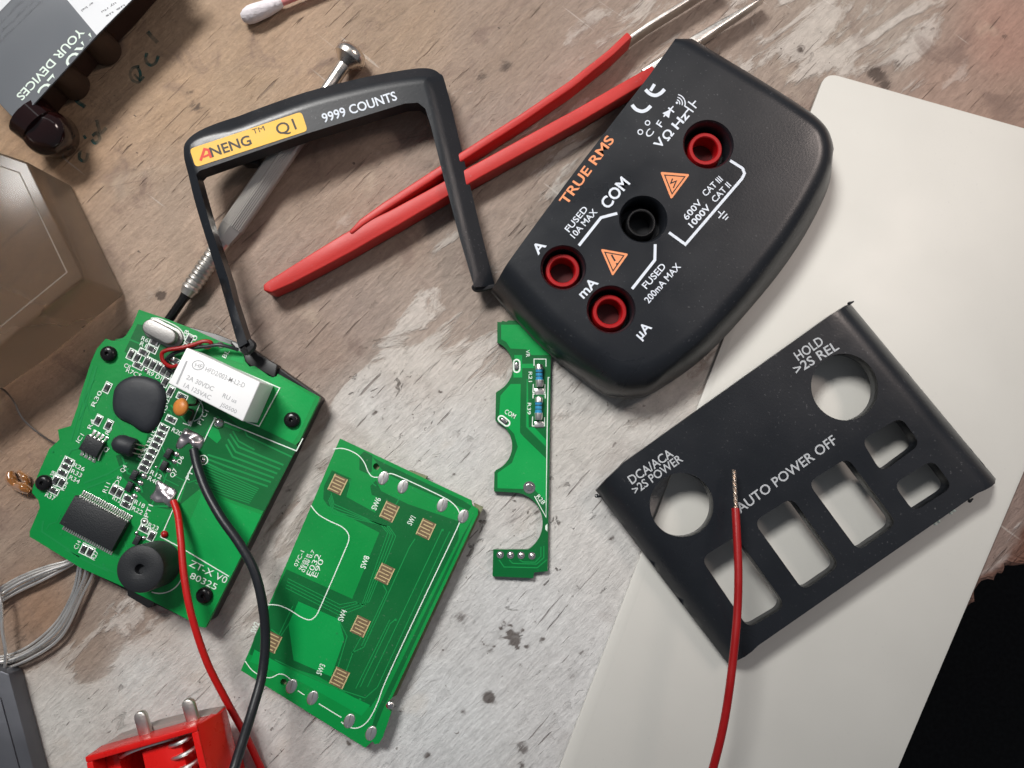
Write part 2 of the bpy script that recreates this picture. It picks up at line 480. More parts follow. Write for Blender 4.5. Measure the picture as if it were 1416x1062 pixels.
STAIN = [(222,408,9,.9),(272,148,15,.55),(262,128,10,.45),(285,160,8,.5),(700,92,14,.5),(664,105,16,.5),(1212,103,16,.75),(1225,118,14,.6),(1107,68,10,.6),
 (184,232,8,.4),(160,232,9,.3),(210,238,6,.4),(247,195,10,.3),(705,875,7,.8),(697,862,5,.7),(712,888,9,.8),(676,965,9,.9),(722,1035,12,.55),(636,853,12,.5),
 (678,898,7,.5),(760,905,5,.5),(805,903,4,.7),(790,935,9,.4),(846,745,6,.6),(868,780,9,.35),(600,950,10,.35),(655,820,8,.3),(812,950,5,.5),(720,1058,8,.6),
 (595,232,13,.35),(640,300,11,.4),(430,300,16,.3),(480,200,18,.3),(985,75,10,.4),(1030,35,8,.35),(790,630,4,.6),(806,638,4,.6),(798,812,5,.7),(1390,50,9,.5),(1290,40,5,.5),
 (370,450,10,.25),(540,470,14,.25),(100,945,8,.3),(145,897,4,.7),(124,967,3,.7),(30,880,24,.35),(520,300,13,.35),(650,160,15,.3),(780,160,16,.3),(1090,140,10,.4),(640,985,5,.5),(415,350,14,.25),(1240,86,9,.5)]
_r = random.Random(9)
for _k in range(95):
    _x, _y = _r.uniform(-10, 1010), _r.uniform(450, 1060)
    if _y > 1010-_x*.85: STAIN.append((_x, _y, _r.uniform(3.2, 6.5), _r.uniform(.35, .75)))
for _x, _y in ((693,868),(700,884),(708,866),(716,880),(690,880),(722,872),(740,862),(728,893),(684,892),(716,898),(750,885),(668,890)): STAIN.append((_x, _y, 4.2, .75))
def bench():
    edge_a, edge_b = P2(1440, 757), P2(1120, 1000)
    d = (edge_b-edge_a).normalized()
    e0 = edge_a-d*260; e1 = edge_b+d*300
    nrm = Vector((-d.y, d.x))
    if (Vector((0, 0))-e0).dot(nrm) < 0: nrm = -nrm      # towards the bench
    cps = [(P2(c[0], c[1]), srgb(c[2]*.985, c[3]*.985, c[4]*.985), c[5]) for c in CP]
    sts = [(P2(s[0], s[1]), PX(s[2]), s[3]) for s in STAIN]
    bm = BM()
    rnd = random.Random(3); jag = [rnd.uniform(-.5, .5) for _ in range(4000)]
    tO = (Vector((0, 0))-e0).dot(d); sO = (Vector((0, 0))-e0).dot(nrm)
    TT = [tO-700, tO-420, tO-280]+[tO-225+i for i in range(451)]+[tO+300, tO+450, tO+700]
    SS = [0, .35, .8, 1.4]+[2.2+i for i in range(int(sO+225))]+[sO+300, sO+450, sO+700]
    g = {}
    for i, t in enumerate(TT):
        w = 1.6*math.sin(t*.21)+.8*math.sin(t*.63+1)+.5*math.sin(t*1.7)+jag[i]*.9
        for j, q in enumerate(SS):
            p = e0+d*t+nrm*(q+w*max(0, 1-q/9))
            g[i, j] = bm.verts.new((p.x, p.y, -1.1*max(0, 1-q/2.0)**2+(jag[(i*7+j*13) % 4000]*.35 if q < 3 else 0)))
    for i in range(len(TT)-1):
        for j in range(len(SS)-1):
            f = bm.faces.new((g[i, j], g[i+1, j], g[i+1, j+1], g[i, j+1])); f.normal_update()
            if f.normal.z < 0: f.normal_flip()
    # solid: drop a skirt
    be = [e for e in bm.edges if e.is_boundary]
    r = bmesh.ops.extrude_edge_only(bm, edges=be)
    for v in [v for v in r['geom'] if isinstance(v, bmesh.types.BMVert)]: v.co.z -= 18
    data = []
    for v in bm.verts:
        p = v.co.to_2d(); W = 0; c = [0, 0, 0]; pa = 0
        for q, col, t in cps:
            w = 1/((p-q).length_squared+30)**1.7
            W += w; pa += w*t
            for k in range(3): c[k] += w*col[k]
        s = 0
        if v.co.z > -1:
            for q, r_, a in sts:
                dd = (p-q).length_squared/(r_*r_)
                if dd < 6: s = max(s, a*math.exp(-dd))
        es = (p-e0).dot(nrm)
        data.append((c[0]/W, c[1]/W, c[2]/W, pa/W, s, max(0, min(1, 1-es/13))))
    o = obj('bench_top', bm, M['bench'], kind='structure', origin=(0, 0, 0))
    me = o.data
    me.attributes.new('tone', 'FLOAT_COLOR', 'POINT')
    for nm in ('paint', 'stain', 'rot'): me.attributes.new(nm, 'FLOAT', 'POINT')
    a, b, c, e = [me.attributes[nm] for nm in ('tone', 'paint', 'stain', 'rot')]
    for i, dd in enumerate(data):
        a.data[i].color = (dd[0], dd[1], dd[2], 1); b.data[i].value = dd[3]; c.data[i].value = dd[4]; e.data[i].value = dd[5]
    for p in me.polygons: p.use_smooth = False
    return o
def bench_mat():
    m = bpy.data.materials.new('worn_painted_plywood'); m.use_nodes = True; nt = m.node_tree; N = nt.nodes; Lk = nt.links.new
    b = N['Principled BSDF']
    def attr(n):
        a = N.new('ShaderNodeAttribute'); a.attribute_name = n; return a
    tc = N.new('ShaderNodeTexCoord')
    def mapped(rot, sc):
        a = N.new('ShaderNodeMapping'); a.inputs['Rotation'].default_value = (0, 0, math.radians(rot)); Lk(tc.outputs['Object'], a.inputs['Vector'])
        s = N.new('ShaderNodeVectorMath'); s.operation = 'MULTIPLY'; s.inputs[1].default_value = sc; Lk(a.outputs['Vector'], s.inputs[0]); return s.outputs[0]
    def noise(v, sc, det=5, dist=0, rough=.55):
        n = N.new('ShaderNodeTexNoise'); n.inputs['Scale'].default_value = sc; n.inputs['Detail'].default_value = det
        n.inputs['Distortion'].default_value = dist; n.inputs['Roughness'].default_value = rough; Lk(v, n.inputs['Vector']); return n.outputs['Fac']
    def rng(x, a, b_, c, d, smooth=False):
        r = N.new('ShaderNodeMapRange'); r.inputs['From Min'].default_value = a; r.inputs['From Max'].default_value = b_
        r.inputs['To Min'].default_value = c; r.inputs['To Max'].default_value = d
        if smooth: r.interpolation_type = 'SMOOTHSTEP'
        Lk(x, r.inputs['Value']); return r.outputs['Result']
    def mth(op, a, b_=None):
        n = N.new('ShaderNodeMath'); n.operation = op
        for i, v in enumerate((a, b_)):
            if v is None: continue
            if isinstance(v, (int, float)): n.inputs[i].default_value = v
            else: Lk(v, n.inputs[i])
        return n.outputs[0]
    def mix(f, a, b_, blend='MIX'):
        n = N.new('ShaderNodeMix'); n.data_type = 'RGBA'; n.blend_type = blend
        if isinstance(f, (int, float)): n.inputs[0].default_value = f
        else: Lk(f, n.inputs[0])
        for k, v in ((6, a), (7, b_)):
            if isinstance(v, tuple): n.inputs[k].default_value = v
            else: Lk(v, n.inputs[k])
        return n.outputs[2]
    def scale(c, f):
        n = N.new('ShaderNodeVectorMath'); n.operation = 'SCALE'; Lk(c, n.inputs[0])
        if isinstance(f, (int, float)): n.inputs['Scale'].default_value = f
        else: Lk(f, n.inputs['Scale'])
        return n.outputs[0]
    raw = tc.outputs['Object']
    grain = mapped(-47, (1, 5.5, 1)); grain2 = mapped(-40, (1, 3, 1))
    tone = attr('tone').outputs['Color']; paint = attr('paint').outputs['Fac']; stain = attr('stain').outputs['Fac']; rot = attr('rot').outputs['Fac']
    n_big = noise(raw, 1.6, 6, .4); n_mid = noise(grain2, 3.2, 8, .5, .65); n_fine = noise(grain, 9, 8, .2, .7); n_speck = noise(raw, 26, 4, 0, .6)
    # base wood / paint tone with broad and fine variation
    k = mth('MULTIPLY', rng(n_big, .3, .7, .90, 1.09), rng(n_fine, .3, .7, .87, 1.12))
    k = mth('MULTIPLY', k, rng(n_speck, .3, .7, .94, 1.06))
    n_grit = noise(mapped(-44, (1, 3.2, 1)), 34, 5, .3, .7); n_dust = noise(raw, 95, 3, 0, .6)
    k = mth('MULTIPLY', k, rng(n_grit, .3, .7, .91, 1.08)); k = mth('MULTIPLY', k, rng(n_dust, .3, .7, .92, 1.08))
    base = scale(tone, k)
    # ragged paint remnants where there is partial paint
    pm = mth('ADD', paint, mth('MULTIPLY', mth('SUBTRACT', n_mid, .5), 2.6))
    pmask = rng(pm, .42, .62, 0, 1, True)
    part = mth('MULTIPLY', mth('MULTIPLY', paint, mth('SUBTRACT', 1.0, paint)), 4)     # strongest at half paint
    woodc = scale(mix(.5, tone, srgb(138, 120, 106)), rng(n_fine, .3, .7, .74, 1.12))
    woodc = scale(woodc, rng(n_grit, .3, .7, .80, 1.16))
    paintc = scale(mix(.55, tone, srgb(204, 200, 194)), rng(n_speck, .3, .7, .88, 1.08))
    paintc = scale(paintc, rng(n_grit, .3, .7, .90, 1.08))
    ragged = mix(pmask, woodc, paintc)
    col = mix(mth('MULTIPLY', part, .85), base, ragged)
    # purple-grey smudges
    n_s = noise(raw, 5.5, 5, .8, .6)
    col = mix(mth('MULTIPLY', rng(n_s, .54, .70, 0, .6, True), mth('SUBTRACT', 1.15, paint)), col, srgb(112, 92, 84))
    col = mix(rng(noise(raw, 4.1, 4, .5), .60, .75, 0, .3, True), col, srgb(196, 180, 160))
    # thin dark grain dashes
    dash = noise(mapped(-47, (1, 14, 1)), 5.2, 3, .25, .5)
    d2 = noise(raw, 2.4, 3)
    dm = mth('MULTIPLY', rng(dash, .655, .70, 0, .62, True), rng(d2, .42, .58, .15, 1))
    col = mix(dm, col, srgb(82, 68, 60))
    # scratches pale
    sc = noise(mapped(38, (1, 22, 1)), 2.1, 2, .1)
    col = mix(rng(sc, .70, .73, 0, .30, True), col, srgb(214, 208, 200))
    # chips and gouges through the paint
    ch = noise(mapped(-42, (1, 2.1, 1)), 12.5, 5, 1.2, .62)
    gate = rng(noise(raw, 1.9, 4), .46, .62, 0, 1, True)
    chip = mth('MULTIPLY', rng(ch, .635, .66, 0, .9, True), mth('MAXIMUM', mth('MULTIPLY', gate, paint), .10))
    col = mix(chip, col, srgb(78, 72, 66))
    ch2 = noise(raw, 44, 3, .5, .5)
    chip2 = mth('MULTIPLY', rng(ch2, .70, .74, 0, .75, True), paint)
    col = mix(chip2, col, srgb(92, 84, 78))
    # cracks
    cr = noise(raw, 7.5, 6, 1.5, .6)
    crk = mth('MULTIPLY', rng(mth('ABSOLUTE', mth('SUBTRACT', cr, .5)), 0, .006, .55, 0), mth('MULTIPLY', gate, rng(noise(raw, 3.3, 2), .5, .6, 0, 1)))
    col = mix(crk, col, srgb(86, 78, 70))
    # pink tint patch at the far right
    # stains
    sm = mth('MULTIPLY', mth('MINIMUM', mth('MULTIPLY', stain, 1.6), .85), rng(mth('ADD', mth('MULTIPLY', stain, .55), mth('MULTIPLY', noise(grain2, 11, 6, 1.2, .68), .9)), .62, .74, .12, 1, True))
    smc = N.new('ShaderNodeClamp'); Lk(sm, smc.inputs['Value'])
    col = mix(smc.outputs[0], col, srgb(66, 54, 48))
    # fine dark crumbs everywhere and thin hairline scratches
    cb = noise(raw, 62, 2, .3, .5)
    col = mix(mth('MULTIPLY', rng(cb, .72, .76, 0, .8, True), rng(noise(raw, 3.7, 3), .42, .6, .05, 1)), col, srgb(70, 60, 54))
    s2 = noise(mapped(-12, (1, 30, 1)), 2.6, 2, .15)
    col = mix(rng(s2, .71, .735, 0, .28, True), col, srgb(100, 88, 80))
    # rotten brown rim
    rm = rng(mth('ADD', rot, mth('MULTIPLY', mth('SUBTRACT', noise(raw, 6, 5), .5), 1.3)), .45, .75, 0, .9, True)
    rm = mth('MULTIPLY', rm, rng(rot, .25, .5, 0, 1, True))
    col = mix(rm, col, scale(mix(noise(raw, 20, 4), srgb(122, 80, 62), srgb(78, 50, 40)), 1))
    Lk(col, b.inputs['Base Color'])
    b.inputs['Specular IOR Level'].default_value = .35
    Lk(rng(n_mid, .3, .7, .50, .75), b.inputs['Roughness'])
    hgt = mth('ADD', mth('ADD', mth('MULTIPLY', n_fine, .5), mth('MULTIPLY', n_grit, .3)), mth('MULTIPLY', n_speck, .35))
    hgt = mth('SUBTRACT', hgt, mth('MULTIPLY', mth('ADD', chip, dm), .9))
    hgt = mth('ADD', hgt, mth('MULTIPLY', mth('MULTIPLY', pmask, part), .3))
    bp = N.new('ShaderNodeBump'); bp.inputs['Strength'].default_value = .7; bp.inputs['Distance'].default_value = .014
    Lk(hgt, bp.inputs['Height']); Lk(bp.outputs['Normal'], b.inputs['Normal'])
    return m
M['bench'] = bench_mat()
BENCH = bench()
bm = BM()
for f in ([(-900, -900, -700), (900, -900, -700), (900, 900, -700), (-900, 900, -700)],):
    bm.faces.new([bm.verts.new(p) for p in f])
obj('floor', bm, M['floor'], kind='structure')
# marker writing on the bench
bm = BM()
L3 = [([(204,44),(211,52),(218,59)],6),([(203,73),(202,84),(208,90),(215,87),(219,77)],5),([(193,92),(184,94),(180,103),(185,112),(193,113),(194,101),(190,93)],4.5),([(186,103),(194,111),(199,106)],3.5),
      ([(100,133),(108,141),(118,148)],6),([(134,166),(137,178),(140,184),(147,177)],5),([(128,188),(134,184),(138,192),(132,198),(127,193)],5),([(116,187),(119,192)],4),([(111,208),(110,219),(118,223),(122,212)],4.5),([(92,126),(103,136)],4)]
for i, (l, w) in enumerate(L3): line(bm, l, w, 0, .03+.004*i, smooth=True)
ink = obj('marker_writing', bm, M['ink'], BENCH)
ink['label'] = 'faded teal handwritten marker strokes on the wood'

# ------------------------------------------------------------------ ivory card under the button panel
bm = BM()
ZC = 1.2
pts = [P2(1145, 108, ZC), P2(1596, 236, ZC), P2(1246, 1058, ZC), P2(1170, 1238, ZC), P2(706, 1238, ZC), P2(775, 1062, ZC), P2(1131, 127, ZC)]
pts = [P2(1142, 100, ZC), P2(1596, 228, ZC), P2(1170, 1232, ZC), P2(706, 1238, ZC)]
pts = rounded(ccw(pts), 4.2, 8)
hexa(bm, [(p.x, p.y, .15) for p in pts], [(p.x, p.y, ZC) for p in pts], .12)
obj('plastic_card', bm, M['card'], smooth=True, label='large blank ivory plastic card with rounded corner lying under the black button panel', cat='card')

# ------------------------------------------------------------------ lower meter shell
ZT = 16.0
shell_px = {'A': (680, 400), 'B': (946, 60)}
cut = [P2(683, 397, 8), P2(690, 380, ZT), P2(740, 311, ZT), P2(792, 241, ZT), P2(845, 172, ZT), P2(898, 104, ZT), P2(930, 64, 12)]
side = [P2(946, 62, 4), P2(1042, 120, 4), P2(1100, 157, 4), P2(1126, 177, 4), P2(1141, 199, 4), P2(1147, 232, 4), P2(1138, 272, 4), P2(1102, 340, 4), P2(1052, 408, 4), P2(975, 492, 4),
        P2(905, 541, 4), P2(878, 549, 4), P2(850, 548, 4), P2(825, 537, 4), P2(750, 478, 4), P2(680, 402, 4)]
side = spline2(side, 5)
sdense = resample(side, 1.6, False)
eA, eB = P2(1147, 250, 4), P2(905, 545, 4)
cu = (P2(945, 60, 10)-P2(680, 400, 10)).normalized(); cn = Vector((cu.y, -cu.x))   # into the shell
if cn.dot(P2(950, 350)-P2(800, 240)) < 0: cn = -cn
c0 = P2(680, 400, 10)
def shell_w(p):
    t = (p-c0).dot(cn)
    k = max(0, min(1, (t-48)/22)); k = k*k*(3-2*k)
    return 8.0*(1-k)+12*k
def shell_z(x, y):
    p = Vector((x, y)); d = polydist(p, sdense); w = shell_w(p)
    if d >= w: return ZT
    q = 1-d/w
    return ZT-12.5*(1-math.sqrt(max(0, 1-.965*q*q)))
outline = resample(cut, 2.0, False)+sdense[:]
extra = []
for i in range(1, len(sdense)-1):
    t = (sdense[i+1]-sdense[i-1]).normalized(); nn = Vector((-t.y, t.x))
    if not inside(sdense[i]+nn*1, outline): nn = -nn
    for fr in (.015, .05, .1, .16, .23, .31, .4, .5, .6, .7, .8, .9, 1.0):
        q = sdense[i]+nn*shell_w(sdense[i]+nn*5)*fr
        if polydist(q, sdense) > shell_w(q)*fr*.97: extra.append(q)
SOCK = [(979.5, 199.5, 36.5, 'red', 'V'), (889.5, 303, 34.5, 'black', 'COM'), (779, 370, 32.5, 'red', 'A'), (845, 428, 34.5, 'red', 'uA')]
holes = [circ(P2(x, y, ZT), PX(r, ZT), 48) for x, y, r, *_ in SOCK]
SH = empty('meter_lower_shell', 'black lower front shell of a multimeter with four probe sockets, at upper right', 'meter shell', (P2(920, 300).x, P2(920, 300).y, 0))
bm = BM()
sheet(bm, outline, holes, shell_z, 2.2, 4.0, extra, avoid=lambda p: polydist(p, sdense) < shell_w(p)+1.2)
# recessed wells round each socket
for x, y, r, c, _ in SOCK:
    o = P(x, y, ZT); R = PX(r, ZT)
    lathe(bm, [(R+.02, -.05), (R-.55, -.9), (R-.7, -9.5), (0, -9.6)], o, n=48)
obj('shell_body', bm, M['black'], SH, smooth=True, angle=62)
bm = BM()   # grey seam under the rim
low = [p for p in sdense]
cen = P2(915, 310)
o1 = [bm.verts.new((p.x, p.y, 3.75)) for p in low]; 
o2 = [bm.verts.new(((p-cen).x*1.006+cen.x, (p-cen).y*1.006+cen.y, 2.8)) for p in low]; o3 = [bm.verts.new((p.x+(cen-p).x*.02, p.y+(cen-p).y*.02, .6)) for p in low]
for a, b_ in ((o1, o2), (o2, o3)):
    for i in range(len(low)-1): bm.faces.new((a[i], a[i+1], b_[i+1], b_[i]))
obj('lower_rim', bm, M['grayplast'], SH, smooth=True)
for x, y, r, c, _ in SOCK:
    o = P(x, y, ZT); m = M['redjack'] if c == 'red' else M['blackin']
    ro, ri = PX(24.5, ZT-4), PX(17.5, ZT-4)
    if c == 'black': ro, ri = PX(21, ZT-4), PX(16.5, ZT-4)
    bm = BM(); lathe(bm, [(ri-.15, -9.4), (ri, -3.4), (ri+.25, -3.1), (ro-.3, -3.1), (ro, -3.5), (ro+.5, -9.4)], o, n=40)
    s = obj('probe_socket', bm, m, SH, smooth=True)
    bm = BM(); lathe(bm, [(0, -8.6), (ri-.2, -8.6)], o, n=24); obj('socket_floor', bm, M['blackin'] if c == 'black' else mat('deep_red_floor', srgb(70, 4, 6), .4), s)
    s['label'] = ('red' if c == 'red' else 'black')+' round probe socket'
# printing
bm = BM(); z = shell_z; W = 3.9
for c in ([(874,145),(879,151),(887,154),(894,152),(900,146.5)], [(892.5,124),(899,130),(906.5,132),(913.5,129),(919,123.5)]):
    line(bm, c, 5, z, .05, smooth=True)
line(bm, [(905, 116.5), (899.5, 125.5)], 4.5, z, .055)
line(bm, arcpx(885.4, 182.6, 3.3, 0, 340), 1.5, z, .05, closed=True); line(bm, arcpx(895.4, 170, 3.1, 0, 340), 1.5, z, .05, closed=True)
text(bm, 'C', (898, 191), (905, 182.5), 9.5, z); text(bm, 'F', (914.5, 176.5), (918.5, 171), 10, z)
flat(bm, [(916, 156.5), (925, 163.5), (928, 151)], z, .05); line(bm, [(924, 149), (932, 155.5)], 2.2, z, .055); line(bm, [(917.5, 161.5), (931, 147)], 1.8, z, .06)
flat(bm, arcpx(936, 142.3, 1.7, 0, 330, 10), z, .05)
for k, rr in enumerate((5, 8.6, 12.4)): line(bm, arcpx(935, 143, rr, -78, 18), 1.5, z, .05)
text(bm, 'V', (912, 197.5+9), (921, 196), 12.5, z, bold=.02)
for s, a, b_ in (('Ω', (923.5, 195.5), (932.5, 184.5)), ('Hz', (937, 179.5), (954, 160))): text(bm, s, a, b_, 12.5, z, bold=.02)
line(bm, [(946, 146), (959, 155)], 2, z); line(bm, [(951.5, 140.5), (963, 149.5)], 2, z); line(bm, [(947.5, 156), (952.7, 150.5)], 2, z, .045); line(bm, [(957, 145), (962, 139.5)], 2, z, .045)
text(bm, 'COM', (841, 290), (871.5, 253.5), 16.5, z, bold=.022)
text(bm, 'FUSED', (787, 321.5), (813.5, 289.5), 9, z); text(bm, '10A MAX', (794.5, 330), (826.5, 293.5), 9, z)
text(bm, 'A', (744, 353), (756, 339.5), 14, z, bold=.02); text(bm, 'mA', (807, 413.5), (828, 391.5), 14, z, bold=.02); text(bm, 'µA', (886, 470), (902, 453), 14, z, bold=.02)
text(bm, 'FUSED', (894, 400), (921.5, 369), 9.5, z); text(bm, '200mA MAX', (897, 420), (942, 369), 9.5, z)
text(bm, '600V', (950, 305), (971.5, 280.5), 9, z); text(bm, 'CAT III', (976, 272), (1000, 249), 9, z)
text(bm, '1000V', (957.5, 315.5), (983.5, 287.5), 9, z, bold=.022); text(bm, 'CAT II', (989, 280.5), (1011.5, 257), 9, z)
line(bm, [(800.5,339.5),(831,301),(853.5,295)], W, z); line(bm, [(906,337.7),(905.5,359.6),(874,399.5)], W, z)
line(bm, [(1009.6,222),(1027,233),(1029.5,240),(1026,247),(947.8,338),(925,321.5)], W, z)
for a, b_ in (((993.7,301.7),(1002,292)),((999,302.6),(1005.5,295.7)),((1002.8,304.2),(1007,299.8)),((993,292),(997.8,296.8))): line(bm, [a, b_], 1.6, z, .045)
weld(PART['shell_body', 'SH'], bm, M['print'])
bm = BM()
text(bm, 'TRUE RMS', (783, 284.5), (850, 193.5), 13.5, z, bold=.018)
for tri, inner in (([(913,237.7),(954,241),(928,276)], None), ([(830.5,344),(869,351),(847,382)], None)): flat(bm, tri, z, .05, r=.35)
weld(PART['shell_body', 'SH'], bm, M['orange'])
bm = BM()
for tri in ([(913,237.7),(954,241),(928,276)], [(830.5,344),(869,351),(847,382)]):
    cx, cy = sum(p[0] for p in tri)/3, sum(p[1] for p in tri)/3
    line(bm, [(cx+(x-cx)*.68, cy+(y-cy)*.68) for x, y in tri], 1.4, z, .08, closed=True)
line(bm, [(930, 247), (927.5, 253.5), (935, 250.5), (931, 260)], 1.7, z, .085)
line(bm, [(845.5, 352.5), (850.5, 361)], 2.4, z, .085); flat(bm, arcpx(853, 365, 1.5, 0, 320, 8), z, .085)
weld(PART['shell_body', 'SH'], bm, M['blackink'])
# burr on the sawn corner
bm = BM(); tube(bm, [P(944, 66, 9), P(946, 60, 10), P(951, 61, 9), P(953, 68, 8)], [.9, 1.1, .9, .4], 7)
obj('sawn_burr', bm, M['blackmatte'], SH, smooth=True)

# ------------------------------------------------------------------ button panel
ZP = 11.0
PN = empty('button_panel', 'black cut out keypad panel with two round holes and five rectangular holes on ivory card', 'keypad panel', (*P2(1100, 670, ZP), 0))
a, b_, c, d = P2(824, 678, 4.5), P2(1176, 420, 4.5), P2(1377, 662, 4.5), P2(1006, 917, 4.5)
tl = resample([a, P2(838, 662, 8.5), P2(862, 640, ZP), P2(1148, 436, ZP), P2(1168, 423, 8.5), b_], 2.0, False)
br = resample([c, P2(1372, 668, 7), P2(1352, 682, ZP), P2(1048, 893, ZP), P2(1018, 913, 7), d], 2.0, False)
E1, E2 = resample([d, a], 2, False), resample([b_, c], 2, False)
outline = tl[:-1]+E2+br[1:-1]+E1[:-1] if False else tl+E2[1:-1]+br+E1[1:-1]
def panel_z(x, y):
    p = Vector((x, y)); dd = min(polydist(p, E1), polydist(p, E2)); w = 8.5
    if dd >= w: return ZP
    q = 1-dd/w
    return ZP-6.5*q**2.2
hp = []
for x, y, r in ((1168, 535, 46.5), (942.5, 698, 43.5)): hp.append(circ(P2(x, y, ZP), PX(r, ZP), 56))
for q in ([(969,772),(1018,741),(1087,838),(1035,869)], [(1042,721),(1095,688),(1162,782),(1111,817)], [(1117,667),(1172,633),(1241,724),(1187,762)], [(1191,608),(1246,577),(1273,614),(1219,654)], [(1235,669),(1290,636),(1318,673),(1264,708)]):
    hp.append(rounded(ccw([P2(x, y, ZP) for x, y in q]), 2.6, 6))
extra = []
for E in (E1, E2):
    for i in range(len(E)):
        nrm = (P2(1100, 670, ZP)-P2(*((P2(0, 0)).to_tuple()),) if False else (Vector((P2(1100, 670, ZP)))-E[i])).normalized()
        t = (E[-1]-E[0]).normalized(); nn = Vector((-t.y, t.x))
        if nn.dot(nrm) < 0: nn = -nn
        for k in (1, 2.2, 3.6, 5, 6.6, 8.5): extra.append(E[i]+nn*k)
bm = BM(); sheet(bm, outline, hp, panel_z, 1.8, 4.5, extra, holedepth=4.2, avoid=lambda p: min(polydist(p, E1), polydist(p, E2)) < 9.5)
obj('panel_body', bm, M['black'], PN, smooth=True, angle=40)
bm = BM(); z = panel_z
text(bm, 'HOLD', (1104, 499), (1140, 475), 13, z, bold=.014); text(bm, '>2S REL', (1102, 518), (1161, 482), 13, z, bold=.014)
text(bm, 'DCA/ACA', (874, 670), (932, 630), 12.5, z, bold=.012); text(bm, '>2S POWER', (879, 684), (945, 637), 11.5, z, bold=.012)
text(bm, 'AUTO POWER OFF', (1024, 710), (1158.5, 612), 13.5, z, bold=.012)
weld(PART['panel_body', 'PN'], bm, mat('grey_panel_lettering', srgb(176, 180, 184), .6))
rr = random.Random(5)
for (px, py) in ((1292, 722), (1312, 707), (1320, 703), (1340, 691), (1298, 719), (1170, 424), (826, 684), (1176, 418)):
    bm = BM(); tube(bm, [P(px, py, 8), P(px+rr.uniform(-3, 3), py+2, 8.6), P(px+rr.uniform(-2, 6), py+rr.uniform(-2, 4), 8)], [.3, .5, .2], 6)
    obj('plastic_burr', bm, M['silk'] if 1280 < px < 1330 else M['black'], PN, smooth=True)

# ------------------------------------------------------------------ display bezel
BZ = empty('display_bezel', 'black three sided display frame with yellow label and white counts lettering', 'bezel', (*P2(450, 240, 12), 0))
import itertools
def bez_plane(x, y):   # tilted rest plane (top)
    a = P(262, 205, 15.5); b_ = P(335, 475, 13.5); c = P(670, 395, 8.5)
    n = (b_-a).cross(c-a); return a.z-(n.x*(x-a.x)+n.y*(y-a.y))/n.z
outer = [(252,212),(256,192),(282,172),(340,148),(420,120),(500,100),(560,89),(590,87),(606,94),(615,110),(640,212),(662,305),(684,392)]
inner = [(656,397),(636,330),(612,240),(596,175),(588,150),(578,142),(560,143),(420,186),(276,236),(271,241),(290,312),(342,474)]
tail = [(330,481),(300,390),(270,290),(258,240)]
O = [P2(x, y, bez_plane) for x, y in outer]; I = [P2(x, y, bez_plane) for x, y in inner]; Tt = [P2(x, y, bez_plane) for x, y in tail]
Od = spline2(Tt[1:][0:]+O, 4); Od = resample(Od, 1.8, False)
out = [Tt[0]]+Od+resample(I, 2.5, False)
def bez_w(x):
    return 1.4+(3.4)*max(0, min(1, (x+90)/14))
def bezel_z(x, y):
    p = Vector((x, y)); dd = polydist(p, Od); zz = bez_plane(x, y)
    w = bez_w(x)
    if dd < w: zz -= .62*w*(1-dd/w)
    return zz
extra = []
for i in range(1, len(Od)-1):
    t = (Od[i+1]-Od[i-1]).normalized(); nn = Vector((-t.y, t.x))
    if not inside(Od[i]+nn*.3, out): nn = -nn
    w_ = bez_w(Od[i].x)
    for k in (.33, .66, 1.0, 1.3):
        q = Od[i]+nn*k*w_
        if polydist(q, Od) > k*w_*.96: extra.append(q)
bm = BM(); sheet(bm, out, [], bezel_z, 5.0, 3.0, extra, avoid=lambda p: polydist(p, Od) < bez_w(p.x)*1.4)
obj('bezel_frame', bm, M['black'], BZ, smooth=True, angle=40)
bm = BM(); z = bezel_z
z = bez_plane; flat(bm, [(262.5,206),(417,154.5),(425.5,181),(270.5,231.5)], z, .10, r=1.1, step=2)
obj('yellow_label', bm, M['yellow'], BZ)
bm = BM()
line(bm, [(277.5,222.5),(283,206.5),(288.5,207.5),(292,218.5)], 3.6, z, .14); line(bm, [(281,217.5),(289.5,214)], 3, z, .145)
weld(PART['yellow_label', 'BZ'], bm, M['redink'])
bm = BM(); text(bm, 'NENG', (293.5, 217.5), (349, 199.5), 14.5, z, .14, bold=.02); text(bm, 'TM', (350.5, 186), (367, 180.5), 7.5, z, .14, bold=0); text(bm, 'Q1', (385, 187.5), (411, 178.5), 16.5, z, .14, bold=.01)
weld(PART['yellow_label', 'BZ'], bm, M['darkink'])
z = bezel_z; bm = BM(); text(bm, '9999 COUNTS', (448, 170), (550, 138), 13.5, z, .10, bold=.018)
weld(PART['bezel_frame', 'BZ'], bm, M['print'])
bm = BM(); tube(bm, [P(335, 480, 12.6), P(341, 485, 11.5), P(349, 478, 11.5), P(344, 470, 12)], [.8, 1.3, 1.2, .6], 7); obj('broken_end', bm, M['blackmatte'], BZ, smooth=True); bm = BM(); tube(bm, [P(654, 395, 7), P(660, 400, 6), P(684, 396, 6)], [.5, .9, .6], 7)
obj('broken_end', bm, M['blackmatte'], BZ, smooth=True)
# small dark block under the top bar
bm = BM(); slab(bm, [(322, 217), (362, 205), (356, 226), (336, 226)], 8, 4, r=1, bev=.3); obj('dark_block', bm, M['blackin'], BZ, smooth=True)

